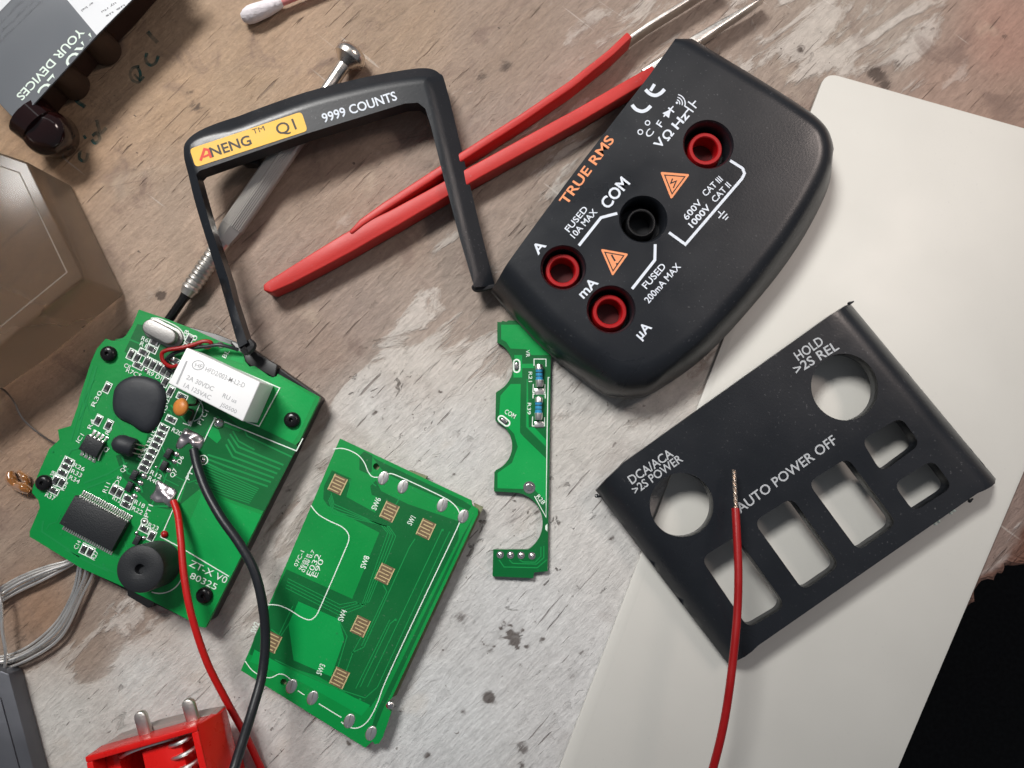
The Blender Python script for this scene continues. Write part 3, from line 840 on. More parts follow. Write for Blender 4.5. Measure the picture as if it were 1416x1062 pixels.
# ------------------------------------------------------------------ screwdriver
SD = empty('precision_screwdriver', 'silver hexagonal screwdriver with swivel cap lying under the black bezel', 'screwdriver', (*P2(370, 240), 0))
A3, B3 = P(487, 74, 4.6), P(231, 446, 3.0)
ax = (B3-A3).normalized()
mm = lambda px: PX(px, 4)
bm = BM(); lathe(bm, [(0, -2.2), (mm(9), -2.0), (mm(17), -1.3), (mm(22), -.2), (mm(23.5), .9), (mm(22.5), 1.9), (mm(17), 2.8), (mm(10), 4.2)], A3, ax, 40); obj('swivel_cap', bm, M['chrome'], SD, smooth=True)
bm = BM(); lathe(bm, [(mm(10), 3.8), (mm(9.5), 6), (mm(9.5), 17), (mm(12), 19)], A3, ax, 32); obj('neck', bm, M['chrome'], SD, smooth=True)
bm = BM(); lathe(bm, [(mm(11), 18), (mm(15), 21), (mm(16.2), 24), (mm(16.2), 62), (mm(12), 66.5)], A3, ax, sides=6, phase=.35)
# fine ridges along every facet
s = ax.cross(Vector((0, 0, 1))).normalized(); u = ax.cross(s)
for k in range(6):
    a0 = math.pi/3*k+.35; a1 = a0+math.pi/3
    for j in range(1, 6):
        t = j/6; v0 = s*math.cos(a0)+u*math.sin(a0); v1 = s*math.cos(a1)+u*math.sin(a1); q = v0.lerp(v1, t)
        tube(bm, [A3+ax*25+q*mm(16.5), A3+ax*61+q*mm(16.5)], mm(1.15), 5, spl=False)
obj('hexagonal_handle', bm, mat('satin_nickel', (.62, .59, .55, 1), .34, .72, bump=.05, bscale=12), SD, smooth=True, angle=25)
bm = BM(); prof = [(mm(12.5), 66)]
for k in range(9):
    d0 = 69+k*1.5; prof += [(mm(11.5), d0), (mm(12.6), d0+.35), (mm(12.6), d0+1.0), (mm(11.5), d0+1.35)]
prof += [(mm(9), 84)]
lathe(bm, prof, A3, ax, 28); obj('collar', bm, M['steel'], SD, smooth=True, angle=30)
bm = BM(); lathe(bm, [(mm(8), 83), (mm(6.3), 86), (mm(6.3), 100), (mm(4), 104), (0, 104)], A3, ax, 20); obj('blade', bm, M['screw'], SD, smooth=True)

# ------------------------------------------------------------------ tweezers
TW = empty('tweezers', 'tweezers with red coated arms and bare steel tips', 'tweezers', (*P2(650, 240), 0))
def strip(bm, path, z0, z1, bev=.5, n=6, mi=0):
    """path: (px, py, width px) given on the top face; extrude down to z0"""
    tops = [Vector((*P2(x, y, z1), z1)) for x, y, w in path]; ws = [PX(w, z1) for *_, w in path]
    L, R = [], []
    for i, p in enumerate(tops):
        a, b_ = tops[max(0, i-1)], tops[min(len(tops)-1, i+1)]; t = (b_-a).to_2d().normalized(); nn = Vector((-t.y, t.x))
        L.append(p.to_2d()+nn*ws[i]/2); R.append(p.to_2d()-nn*ws[i]/2)
    o = ccw(L+R[::-1])
    hexa(bm, [(p.x, p.y, z0) for p in o], [(p.x, p.y, z1) for p in o], bev, mi, 3)
bm = BM()
strip(bm, [(364,398,8),(372,397,17),(400,382,22),(440,359,26),(480,336,29),(510,319,28),(545,301,25),(600,270,22.5),(660,236,21),(720,203,21),(800,159,20),(860,124,19),(907,97,18)], .4, 7.0, .45)
obj('near_grip', bm, M['red'], TW, smooth=True, angle=60)
bm = BM()
strip(bm, [(484,322,6),(500,307,10),(532,285,12),(600,241,12.5),(668,197,12),(720,164,12),(790,116,11.5),(845,72,11),(871,47,11)], .5, 7.4, .5)
obj('far_grip', bm, M['red'], TW, smooth=True, angle=60)
bm = BM(); strip(bm, [(890,101,14),(930,76,15),(965,52,14),(1000,30,10),(1036,8,6),(1060,-8,3)], 1.5, 6.2, .5); obj('near_tip', bm, M['steel'], TW, smooth=True, angle=60)
bm = BM(); strip(bm, [(862,58,6),(900,31,6),(960,-6,5),(1000,-32,4)], 1.0, 6.4, .3); obj('far_tip', bm, M['steel'], TW, smooth=True, angle=60)

# ------------------------------------------------------------------ main circuit board
ZB = 7.2
MB_ = empty('main_circuit_board', 'green main circuit board crowded with components, white relay and black buzzer', 'circuit board', (*P2(240, 650, ZB), 0))
out_px = [(192,428),(228,440),(262,453),(300,470),(318,476),(336,489),(339,500),(345,507),(352,506),(372,520),(381,523),(384,517),(442,549),(440,556),(414,610),(409,615),(407,624),(401,634),(284,868),(272,866),(262,858),(208,830),(172,812),
          (111,785),(41,742),(41,735),(55,702),(53,692),(44,681),(46,672),(56,648),(68,621),(82,608),(80,594),(98,589),(108,560),(110,550),(126,500),(134,482),(146,468),(154,471),(165,471),(174,464),(183,450)]
OUT = [P2(x, y, ZB) for x, y in out_px]
SCR = [(147,488.5),(402,580.5),(57,668),(280,824.5)]
ua = (P2(442, 551, ZB)-P2(228, 441, ZB)); UA = math.atan2(ua.y, ua.x); ud = ua.normalized(); vd = Vector((ud.y, -ud.x))
bm = BM(); sheet(bm, OUT, [], ZB, 1.5)
obj('board', bm, M['pcb'], MB_)
# plastic tray and glass under the board
bm = BM()
slab(bm, [(205,437),(300,462),(345,480),(444,549),(400,640),(290,860),(262,858),(180,820),(120,788),(60,745),(62,700),(120,540),(150,485),(188,470)], 5.5, .2, r=1.2, bev=.3, zref=5.5)
slab(bm, [(318,470),(345,482),(384,505),(380,523),(345,505),(322,488)], 6.8, 3, r=.5, bev=.25)
slab(bm, [(176,812),(184,808),(216,828),(209,840),(204,841),(176,824)], 6.0, 1, r=.5, bev=.25)
obj('under_tray', bm, M['blackin'], MB_, smooth=True)
# copper areas and traces
bm = BM(); z = ZB
flat(bm, [(247,700),(262,655),(276,622),(294,583),(330,597),(352,588),(412,617),(404,632),(365,707),(316,690),(280,673)], z, .02)
flat(bm, [(212,560),(246,520),(300,560),(330,590),(300,575),(285,600),(262,650),(235,705),(210,700),(170,660),(160,630),(200,620)], z, .016)
flat(bm, [(190,448),(230,455),(270,475),(232,510),(190,500),(172,486)], z, .018)
weld(PART['board', 'MB_'], bm, M['pcbdark'])
bm = BM()
flat(bm, [(388,541),(372,524),(383,520),(436,550),(412,602),(404,613),(392,606),(362,592),(372,572)], z, .022)
flat(bm, [(262,722),(280,680),(362,712),(318,800),(290,790),(264,772)], z, .022)
flat(bm, [(324,487),(337,494),(336,503),(318,497)], z, .022)
flat(bm, [(284,600),(290,588),(302,594),(306,606),(300,613)], z, .024)
weld(PART['board', 'MB_'], bm, M['pcblight'])
bm = BM()
n0, n1 = (288, 606), (413, 652)
for k in range(6):
    o = k*9.0
    line(bm, [(318-o*.30, 600+o*.8) if k < 3 else (290-k*1.0, 612+o*.62), (330-o*.45, 618+o*.75), (392-o*.48, 643+o*.66)], 2.6, z, .04)
for k in range(9):
    o = k*4.0
    line(bm, [(276-o*.2, 640+o*.85), (300-o*.3, 650+o*.85), (358-o*.4, 676+o*.62)], 1.4, z, .045)
for q in ([(322,596),(330,610),(352,622)], [(336,590),(342,603),(404,632)], [(116,668),(150,655),(176,640)], [(120,675),(155,662),(178,648)], [(98,700),(120,690),(150,684)],
          [(210,700),(232,700),(250,683)], [(128,505),(112,560),(98,610)], [(134,506),(118,560),(104,612)], [(160,470),(176,468),(200,478)], [(150,560),(170,600)], [(206,706),(214,690),(226,668),(236,640)],
          [(172,700),(190,712),(205,716)], [(236,560),(250,575),(262,590)], [(90,760),(120,776),(150,790)], [(60,720),(58,735),(110,770)], [(378,538),(372,560),(360,580)]):
    line(bm, q, 2.2, z, .05)
rt = random.Random(21)
for k in range(46):
    x, y = rt.uniform(60, 235), rt.uniform(450, 850); th = math.radians(26.4)+rt.choice([0, 90, 0, 90, 45])*math.pi/180; L1 = rt.uniform(12, 38); L2 = rt.uniform(8, 24); t2 = th+rt.choice([-1, 1])*math.pi/4
    q = [(x, y), (x+math.cos(th)*L1, y+math.sin(th)*L1)]; q.append((q[1][0]+math.cos(t2)*L2, q[1][1]+math.sin(t2)*L2)); q.append((q[2][0]+math.cos(th)*L1*.6, q[2][1]+math.sin(th)*L1*.6))
    if all(inside(P2(a, b, ZB), OUT) and polydist(P2(a, b, ZB), OUT, True) > 1 for a, b in q): line(bm, q, rt.choice([1.3, 1.8, 2.4]), z, .06+.001*k)
    if rt.random() < .8 and inside(P2(x, y, ZB), OUT) and polydist(P2(x, y, ZB), OUT, True) > 1: flat(bm, arcpx(x, y, 1.9, 0, 330, 8), z, .115)
weld(PART['board', 'MB_'], bm, M['trace'])

# silkscreen
bm = BM()
def rectpx(cx, cy, l, w, axis=0):
    """rectangle centred on photo px, sides along the board axes"""
    th = math.radians(26.4)+(math.pi/2 if axis else 0); c_, s_ = math.cos(th), math.sin(th)
    return [(cx+x*c_-y*s_, cy+x*s_+y*c_) for x, y in ((-l/2, -w/2), (l/2, -w/2), (l/2, w/2), (-l/2, w/2))]
SMD = [(95.3,637.7,0),(91.5,645.4,0),(87,653.9,0),(77.7,663.8,1),(86,667,1),(74.5,678.2,0),(158,677,1),(165.5,681,1),(178,689.5,0),(175,697.8,0),(116.5,759,1),(125,763,1),(200,731.5,0),(210,741,1),
       (136,581,1),(150.5,587.7,1),(226.7,591.6,0),(223,600,0),(219.4,608,0),(215.4,616,0),(211.5,624.4,0),(207.3,632.3,0),(203.3,639.9,0),(199.2,647.5,0),(237,580,0),(148.6,536,1),(214,474,0),(210,482.6,0),
       (262,469.5,1),(181.5,490,1),(190,494.5,1),(199,487.5,0),(191.5,505.5,0),(203.5,500.5,1),(211.5,504.5,1),(219.5,508.5,1),(227,512.5,1),(234,516.5,1),(236,541,1),(252,548.8,0),(243,500,0),(229,528,1)]
for i, (x, y, a) in enumerate(SMD):
    line(bm, rectpx(x, y, 14.5, 8.6, a), 1.45, z, .05+.002*(i % 5), closed=True)
line(bm, [(226.4,585.5),(192,656)], 1.2, z, .062)
# relay footprint, big outline, buzzer circle, PTC
line(bm, [(284,492),(387,536.5),(358.5,589.5),(340,583)], 1.6, z, .05)
line(bm, [(296,577.5),(302,580)], 1.4, z, .05); line(bm, [(310,583),(410,623.5),(419,606)], 1.5, z, .05); line(bm, [(298,577),(279,617),(275,616)], 1.5, z, .05)
line(bm, [(268,640),(226,735),(222,742)], 1.4, z, .05); line(bm, [(222,742),(250,757),(317,797)], 1.5, z, .05)
line(bm, arcpx(221, 788, 32.5, -75, 110, 20), 1.5, z, .055); line(bm, arcpx(264, 566, 17, -60, 75, 12), 1.3, z, .05); line(bm, [(279,553),(264,589),(253,585)], 1.3, z, .052)
line(bm, [(209,440),(222,441),(245,452),(254,462),(256,474),(246,482)], 1.5, z, .05, smooth=True)
line(bm, arcpx(281, 636, 6.4, 0, 345, 18), 1.4, z, .05, closed=True); line(bm, arcpx(200, 721, 4.6, 0, 345, 14), 1.2, z, .058, closed=True)
line(bm, [(142,622),(136,637)], 1.8, z, .05)
def tx(s, p0, p1, cap=6, bold=.008): text(bm, s, p0, p1, cap, z, .06, bold)
tx('ZT-X V0', (261, 782), (312, 807), 9, .004); tx('80325', (262, 799), (298, 816), 8.5, .004)
tx('R26', (101, 645), (116, 652)); tx('R33', (98, 653.5), (112, 660.5)); tx('R34', (95, 662), (109, 669)); tx('R36', (89, 679), (95, 667)); tx('R37', (62, 686), (75, 692.5)); tx('R38', (72, 664), (78, 653))
tx('R30', (131, 563), (142, 542)); tx('R4', (126, 594), (132, 581), 6); tx('R5', (150, 602), (156, 592), 6); tx('IC1', (110, 613), (117, 602)); tx('Q', (148, 626), (151, 619))
tx('R6', (195, 470), (204, 474), 6); tx('R1', (193, 477), (201, 481), 6); tx('R8', (256, 470), (262, 458), 6); tx('10', (269, 477), (274, 465), 7)
tx('R20', (237, 596), (250, 603)); tx('R12', (207, 655), (222, 663)); tx('R40', (204, 663), (218, 671)); tx('Q4', (171, 654), (176, 645)); tx('D5', (163, 672), (169, 660)); tx('R11', (147, 682), (153, 669), 6)
tx('R12', (155, 690), (166, 696), 6); tx('R18', (185, 696), (199, 703)); tx('R22', (182, 705), (196, 712)); tx('PT1', (205, 716), (212, 699), 6.5); tx('R23', (204, 728), (218, 734), 6); tx('R27', (131, 775), (137, 763), 6); tx('C14', (107, 760), (113, 749), 6)
tx('D6', (250, 642), (255, 632), 6.5); tx('Q7', (240, 661), (246, 650), 6.5); tx('PTC1', (278, 588), (289, 569), 6.5); tx('PT2', (262, 664), (271, 647), 6.5); tx('BL', (312, 496), (318, 486), 6)
tx('C8', (171, 507), (179, 511), 6); tx('R7C5', (174, 514), (194, 523), 6); tx('R9 D10', (203, 517), (228, 529), 6); tx('R14', (226, 611), (233, 597), 5.5)
tx('R25', (231, 562), (237, 548), 6); tx('R28', (235, 549), (241, 536), 6); tx('R3', (228, 571), (233, 562), 6); tx('R13', (204, 624), (210, 611), 6); tx('R15', (211, 610), (217, 597), 6); tx('R9', (196, 634), (202, 622), 6)
for v in bm.verts: v.co.z += .075
weld(PART['board', 'MB_'], bm, M['silk'])

# chip resistors: one prototype, the rest copies
bm = BM(); box(bm, (0, 0), (1.35, 1.15), 0, .05, .55, .04, 0); box(bm, (-.88, 0), (.52, 1.2), 0, .03, .5, .06, 1); box(bm, (.88, 0), (.52, 1.2), 0, .03, .5, .06, 1)
proto = obj('chip_resistor', bm, [M['resist'], M['solder']], origin=(0, 0, 0))
for i, (x, y, a) in enumerate(SMD):
    o = proto if i == 0 else proto.copy()
    if i: COL.objects.link(o)
    o.parent = MB_; p = P(x, y, ZB); o.location = Vector((p.x, p.y, ZB))*K-MB_.location
    o.rotation_euler = (0, 0, UA+(math.pi/2 if a else 0)+random.uniform(-.04, .04)); s = random.uniform(.92, 1.04); o.scale = (s, s, s)
# relay
bm = BM(); ZR = 18.6
top = [P2(x, y, ZR) for x, y in ((258,480.5),(360,528.5),(336,583),(232.5,530))]
hexa(bm, [(p.x, p.y, ZB+.1) for p in top[::-1]], [(p.x, p.y, ZR) for p in top[::-1]], .35, segs=3)
rl = obj('relay', bm, M['white'], MB_, smooth=True, label='white rectangular relay with grey print')
bm = BM(); zr = ZR+.02
line(bm, [(258.5,499),(244.5,531)], 2.4, zr, .03); line(bm, arcpx(274, 505, 8.2, 0, 345, 20, 6.3), 1.3, zr, .03, closed=True)
text(bm, 'HF', (269, 507), (279, 510), 6, zr, .035, .004); text(bm, 'HFD2/003-M-L2-D', (283, 513), (337, 536.5), 7, zr, .03, .002)
text(bm, '2A 30VDC', (257, 524), (294, 541), 6.5, zr, .03, .002); text(bm, '1A 125VAC', (253, 535), (290, 553), 6.5, zr, .03, .002)
text(bm, 'RU us', (307, 549), (326, 558), 6, zr, .03, .004); text(bm, 'JS0500', (304, 561), (326, 572), 5.5, zr, .03, .002)
weld(PART['relay', 'MB_'], bm, M['grayink'])
# buzzer
bm = BM(); zb2 = 17.6; o = P(193, 787, zb2); R = PX(32.5, zb2)
lathe(bm, [(0, -1.5), (1.15, -1.5), (1.3, -.1), (1.5, 0), (R-.6, -.05), (R-.15, -.35), (R, -.9), (R, ZB-zb2+.1)], o, n=56)
bz = obj('buzzer', bm, M['chip'], MB_, smooth=True, angle=40); bz['label'] = 'round black buzzer with centre hole'
# crystal
bm = BM(); zc = ZB+3.2
def stad(c, L, W, n=12):
    r = W/2; h = L/2-r; return [Vector((c.x, c.y))+ud*(h+r*math.cos(a))+vd*r*math.sin(a) if k == 0 else Vector((c.x, c.y))+ud*(-h+r*math.cos(a))+vd*r*math.sin(a)
            for k in (0, 1) for a in [(-math.pi/2+math.pi*i/n+(math.pi if k else 0)) for i in range(n+1)]]
c0_ = P2(219.5, 458.5, zc); Lc, Wc = PX(51, zc), PX(22, zc)
b1 = stad(c0_, Lc+1.7, Wc+1.5)
hexa(bm, [(p.x, p.y, ZB+.05) for p in b1], [(p.x, p.y, ZB+.75) for p in b1], .2)
b1 = stad(c0_, Lc, Wc)
hexa(bm, [(p.x, p.y, ZB+.7) for p in b1], [(p.x, p.y, zc) for p in b1], .4, segs=3)
obj('crystal_can', bm, M['can'], MB_, smooth=True, angle=50)
# epoxy blob
bm = BM()
bp_ = [P2(x, y, ZB) for x, y in ((160,536),(169,526),(184,520),(198,520),(210,523),(222,529),(229,540),(231,553),(227,570),(220,586),(211,596),(203,599),(192,595),(181,587),(168,581),(159,572),(156,560),(157,546))]
bp_ = ccw(spline2(bp_, 4, True)); cc = sum(bp_, Vector((0, 0)))/len(bp_); prev = None
for k, hh in ((1.0, .02), (.985, .35), (.95, .75), (.88, 1.15), (.75, 1.45), (.5, 1.65), (.25, 1.72)):
    ring = [bm.verts.new((cc.x+(p.x-cc.x)*k, cc.y+(p.y-cc.y)*k, ZB+hh)) for p in bp_]
    if prev:
        for i in range(len(ring)): bm.faces.new((prev[i], prev[(i+1) % len(ring)], ring[(i+1) % len(ring)], ring[i]))
    prev = ring
bm.faces.new(prev)
obj('epoxy_blob', bm, M['epoxy'], MB_, smooth=True, angle=0)
# black transistor can (on its side)
bm = BM(); a, b_ = P(166, 613.5, ZB+2), P(186, 620, ZB+1.8)
axx = (b_-a).normalized(); lathe(bm, [(0, -2.0), (1.3, -1.7), (2.2, -.8), (2.6, .4), (2.6, 3.6), (2.4, 4.0), (0, 4.0)], a, axx, 24)
t_ = obj('transistor', bm, M['epoxy'], MB_, smooth=True, angle=50)
bm = BM()
for k in (-1, 0, 1):
    s0 = b_+Vector((vd.x, vd.y, 0))*k*1.25; tube(bm, [s0-axx*.4, s0+axx*1.2-Vector((0, 0, .6)), s0+axx*1.6-Vector((0, 0, 1.5))], .22, 6)
obj('transistor_lead', bm, M['bare'], t_, smooth=True)
# big wide chip
def ic(cx, cy, L, W, npin, pl, ztop, name, lab, pitch=None):
    c = P(cx, cy, ztop); e = BM()
    box(e, (c.x, c.y), (L, W), UA, ZB+.25, ztop, .12)
    q = Vector((c.x, c.y))-ud*(L/2-1.0)+vd*(W/2-1.0)
    lathe(e, [(.42, .012), (0, .012)], Vector((q.x, q.y, ztop)), n=16)
    o_ = obj(name, e, M['chip'], MB_, smooth=True, angle=30); o_['label'] = lab
    pitch = pitch or (L-1.2)/(npin-1)
    # prototype pin
    proto = None
    for sd in (-1, 1):
        for k in range(npin):
            t = -(npin-1)/2*pitch+k*pitch
            q = Vector((c.x, c.y))+ud*t+vd*sd*(W/2+pl/2-.05)
            if proto is None:
                e = BM(); w = pitch*.58
                tube(e, [(0, -pl/2-.25, .9), (0, -pl/2+.25, .85), (0, -pl/2+.55, .2), (0, pl/2, .12)], w/2, 6, spl=False); box(e, (0, pl/2-.15), (w*1.25, .7), 0, .01, .16, .03)
                proto = obj('chip_pin', e, M['tin'], origin=(0, 0, 0)); pin = proto
            else:
                pin = proto.copy(); COL.objects.link(pin)
            pin.parent = o_; pin.location = Vector((q.x, q.y, ZB+.04))*K-wloc(o_)
            pin.rotation_euler = (0, 0, UA+(math.pi if sd > 0 else 0))
    return o_
ic(128.5, 723.5, PX(82, 9.5), PX(43, 9.5), 24, 1.5, ZB+2.4, 'wide_chip', 'long black chip with two rows of fine pins')
ic(126, 617, PX(27, 9), PX(22.5, 9), 4, 1.5, ZB+1.7, 'small_chip', 'small black eight pin chip', 1.27)
# small transistors with glossy solder joints
def joint(px, py, r=1.0, st=1.0):
    e = BM(); p = P(px, py, ZB); R_ = PX(r, ZB)
    lathe(e, [(R_, 0), (R_*.95, R_*.2), (R_*.7, R_*.5), (R_*.35, R_*.68), (0, R_*.75)], (0, 0, 0), n=14)
    for v in e.verts:
        q = Vector((v.co.x*st, v.co.y)); v.co.x, v.co.y = p.x+ud.x*q.x-vd.x*q.y, p.y+ud.y*q.x-vd.y*q.y; v.co.z += ZB+.02
    return e
for bx, by in ((232, 627), (226, 644), (185, 657), (178, 673), (189, 747)):
    e = BM(); c = P2(bx, by, ZB+1); box(e, c, (1.5, 2.6), UA, ZB+.1, ZB+1.2, .12); obj('small_transistor', e, M['chip'], MB_, smooth=True)
for jx, jy, r, st in ((244,628,3.6,1.4),(241,638,3.4,1.4),(233,650,3.6,1.4),(199,658,4,1.4),(194,667.5,3.7,1.4),(190,676,3.7,1.4),(186,686,3.8,1.3),(189,737,3.6,.8),(199,744,3.8,.8),(231,624,2,1),(216,646,2,1),
                     (303,585,7.2,1),(238,496,6,1),(200,721,3.6,1),(281,636,4.2,1),(263,584,4,1),(305,477,4.5,1.3),(202,512,3.2,1)):
    obj('solder_joint', joint(jx, jy, r, st), M['solder'], MB_, smooth=True)
def puddle(name, pts, peaks, h):
    e = BM(); o_ = ccw(spline2([P2(x, y, ZB) for x, y in pts], 4, True)); pk = [(P2(x, y, ZB), r, a) for x, y, r, a in peaks]
    def zf(x, y):
        p = Vector((x, y)); dd = polydist(p, o_, True)
        return ZB+.05+h*min(1, dd/.9)**.5*.5+sum(a*math.exp(-((p-q).length/r)**2) for q, r, a in pk)
    sheet(e, o_, [], zf, .1, .45, zbot=ZB); return obj(name, e, M['soldermat'], MB_, smooth=True, angle=60)
puddle('solder_puddle', [(250,600),(257,592),(267,596),(283,606),(277,622),(270,622),(262,612),(251,620),(243,618)], [(259,600,1.0,1.0),(270,612,1.4,1.2),(251,612,1.2,.3)], .9)
puddle('solder_puddle', [(218,664),(232,671),(245,679),(240,692),(236,702),(226,696),(216,695),(207,688),(214,678)], [(224,678,1.2,.5),(238,690,1.3,1.1),(230,684,1.0,.5)], .9)
# orange disc capacitor leaning
bm = BM(); c = P(250, 563, ZB+4.2)
lathe(bm, [(0, -1.1), (1.3, -.95), (2.2, -.45), (2.45, 0), (2.2, .45), (1.3, .95), (0, 1.1)], c, (-.35, .1, 1), 26)
cp = obj('disc_thermistor', bm, M['amber'], MB_, smooth=True, angle=0)
bm = BM(); tube(bm, [c+Vector((1.6, -.4, -.4)), c+Vector((2.8, -1.2, -1.5)), P(262, 583, ZB)], .32, 6); tube(bm, [c+Vector((1.8, .6, -.4)), c+Vector((3.4, .8, -1.4)), P(273, 553, ZB)], .32, 6)
obj('thermistor_lead', bm, M['darkink'], cp, smooth=True)
# screws
for x, y in SCR:
    e = BM(); p = P(x, y, ZB+1.6); R_ = PX(11.2, ZB+1)
    lathe(e, [(R_, -1.5), (R_, -1.0), (R_*.9, -.45), (R_*.66, -.08), (R_*.42, 0), (.55, 0), (.32, -.75), (0, -.85)], p, n=28)
    obj('screw', e, M['screw'], MB_, smooth=True, angle=50)
# red dome
e = BM(); p = P(228, 738.5, ZB); lathe(e, [(.95, 0), (.9, .5), (.5, .95), (0, 1.1)], p, n=16); obj('red_dome', e, M['redjack'], MB_, smooth=True)
# leads
bm = BM(); tube(bm, [P(240,693,8.3),P(246,712,9.8),P(250,745,12.5),P(255,800,14.5),P(266,855,15),P(286,915,13.5),P(311,965,10.5),P(341,1020,5),P(366,1072,1.6),P(400,1130,1)], .92, 12)
obj('red_lead', bm, M['redwire'], MB_, smooth=True, label='red insulated lead soldered to the board')
bm = BM(); tube(bm, [P(268,622,8.5),P(274,648,10.5),P(286,680,12.5),P(306,716,14.5),P(330,750,15.5),P(351,788,16),P(363,835,16),P(367,885,15.5),P(362,935,16.5),P(349,982,20),P(334,1030,25),P(320,1075,29),P(300,1140,31)], 1.22, 14)
obj('black_lead', bm, M['blackwire'], MB_, smooth=True, label='thick black insulated lead soldered to the board')
bm = BM(); tube(bm, [P(246,505,8.6),P(236,507,9),P(226,500,9.4),P(224,489,9.6),P(232,484,9.8),P(250,481,10),P(266,477,10),P(282,472,10),P(292,474,9.6),P(288,480,9.2),P(276,478,9)], .55, 9)
obj('red_jumper', bm, M['darkred'], MB_, smooth=True)
bm = BM(); tube(bm, [P(247,510,8),P(238,513,8),P(231,508,8.1),P(230,498,8.4),P(240,489,8.8),P(262,482,9.2),P(286,479,9.8),P(302,477,10),P(318,480,9.5),P(330,484,8.8)], .5, 9)
obj('black_jumper', bm, M['blackwire'], MB_, smooth=True)

# ------------------------------------------------------------------ keypad board
ZK = 5.2
KB = empty('keypad_board', 'green keypad circuit board with seven small grey switch pads and slotted solder spots', 'circuit board', (*P2(500, 820, ZK), 0))
kp = [(470,606.5),(652,692),(653,699),(661,704),(661,711),(541.5,966),(536,970),(536,979),(541,985),(529,1020),(524,1028),(518,1029),(515,1025),(505,1034),(333,927)]
bm = BM(); th = [circ(P2(520.5, 645, ZK), PX(4.6, ZK), 20), circ(P2(392, 943.5, ZK), PX(4.4, ZK), 20)]
sheet(bm, [P2(x, y, ZK) for x, y in kp], th, ZK, 1.4); obj('board', bm, M['pcb'], KB)
bm = BM(); slab(bm, [(486,622),(652,698),(657,714),(536,968),(524,1016),(506,1024),(350,925)], ZK-1.5, .2, r=.6, zref=ZK); slab(bm, [(566,650),(590,659),(588,664),(564,655)], ZK-.6, 1)
slab(bm, [(655,696),(668,702),(548,962),(541,966),(660,712)], 3.4, 1.2, zref=4)
obj('backing_layer', bm, M['pcbedge'], KB)
z = ZK
bm = BM(); flat(bm, [(459,650),(486,662),(479,687),(519,709),(524,688),(514,684),(512,672),(520,664),(527,679),(564,697),(635,721),(634,745),(528,955),(512,978),(440,935),(345,905),(352,880),(396,787),(487,828),(524.6,736.4),(453,699),(447,690),(448,672)], z, .02)
flat(bm, [(497,630),(504,624),(515,630),(514,652),(508,655),(497,650)], z, .02); flat(bm, [(656,712),(645,735),(540,960),(532,975),(520,1005),(512,1012),(520,985),(640,740)], z, .022)
flat(bm, [(515,632),(530,640),(640,692),(652,700),(648,706),(560,668),(530,652)], z, .024)
weld(PART['board', 'KB'], bm, M['pcbdark'])
bm = BM(); flat(bm, [(412.7,831.6),(469,856.5),(476,884),(458,935.6),(406,913),(399,863)], z, .03); flat(bm, [(352,898),(400,925),(470,955),(512,975),(500,990),(420,945),(346,915)], z, .035)
weld(PART['board', 'KB'], bm, M['pcblight'])
bm = BM()
for k in range(4):
    o = k*5.0
    line(bm, [(455-k*1.2+3, 676+o*.6+6), (462-o*.1, 697+o*.9), (527+o*.75, 729+o*.15-3), (536+o*.75, 741+o*.3-4), (500+o*.7, 828-o*.4+10), (492+o*.5, 838+o*.5-6), (470, 836+o), (398-o*.2, 800+o*.85)], 1.1, z, .04)
for q in ([(574,745),(566,757),(503,895),(486,903)], [(611,733),(607,742),(520,925),(508,950)], [(546,857),(540,862),(498,950)], [(539,857),(492,952)], [(530,809),(535,818),(500,893)], [(500,880),(489,900),(476,935)],
          [(466,852),(480,880),(465,930)], [(622,735),(617,745),(522,950),(505,965),(460,950),(380,912)], [(380,820),(360,870)], [(405,838),(392,865),(385,880)], [(545,683),(552,690),(546,700)], [(520,672),(515,668),(513,660),(517,655),(530,656),(614,699)], [(484,662),(484,672),(480,685)], [(375,870),(388,880),(400,862)]):
    line(bm, q, 1.3, z, .045)
for x, y in ((612,733),(547,857),(498,967),(466,876)): flat(bm, arcpx(x, y, 1.8, 0, 330, 8), z, .05)
weld(PART['board', 'KB'], bm, M['trace'])
bm = BM()
line(bm, [(461,621),(472,620),(484,623),(496,630),(504,640),(509,652),(515,659),(523,660)], 1.3, z, .055, smooth=True)
line(bm, [(537,655),(545,656),(570,667),(612,687),(626,696),(634,706),(636,718),(630,735),(585,830),(535,938),(522,972),(512,992),(502,1003),(490,1007),(478,1003),(472,998)], 1.4, z, .055, smooth=True)
line(bm, [(430,699),(440,711),(455,720),(472,728),(481,737),(482,748),(474,768),(445,835),(437,851),(428,857),(416,853),(400,843),(385,837),(370,836)], 1.4, z, .055, smooth=True)
line(bm, [(339,914),(348,926),(360,934),(374,937),(386,932),(395,934),(402,940)], 1.3, z, .055, smooth=True); line(bm, [(412,955),(421,961)], 1.3, z, .055); line(bm, [(441,973),(472,992)], 1.3, z, .055)
for s, p0, p1 in (('SW6',(520,706),(527,690)),('SW1',(569,727),(575,716)),('SW8',(505,787),(511,770)),('SW4',(474,860),(480,845)),('SW3',(444,934),(450,920)),('SW2',(353,876),(359,862))): text(bm, s, p0, p1, 7.5, z, .06, .012)
text(bm, '0338 0.7', (421, 792), (436, 762), 5, z, .06, .008); text(bm, '94V@2 M', (417, 789), (429, 768), 5, z, .06, .008); text(bm, '07C-1', (411, 784), (421, 763), 5.5, z, .06, .002)
text(bm, 'E032', (430, 797), (444, 768), 7.5, z, .06, .001); text(bm, 'E90', (438, 799), (448, 775), 7, z, .06, .001)
weld(PART['board', 'KB'], bm, M['silk'])
def dirs(z):
    a = (P2(652, 692, z)-P2(470, 606.5, z)).normalized(); return a, Vector((a.y, -a.x))
ku, kv = dirs(ZK)
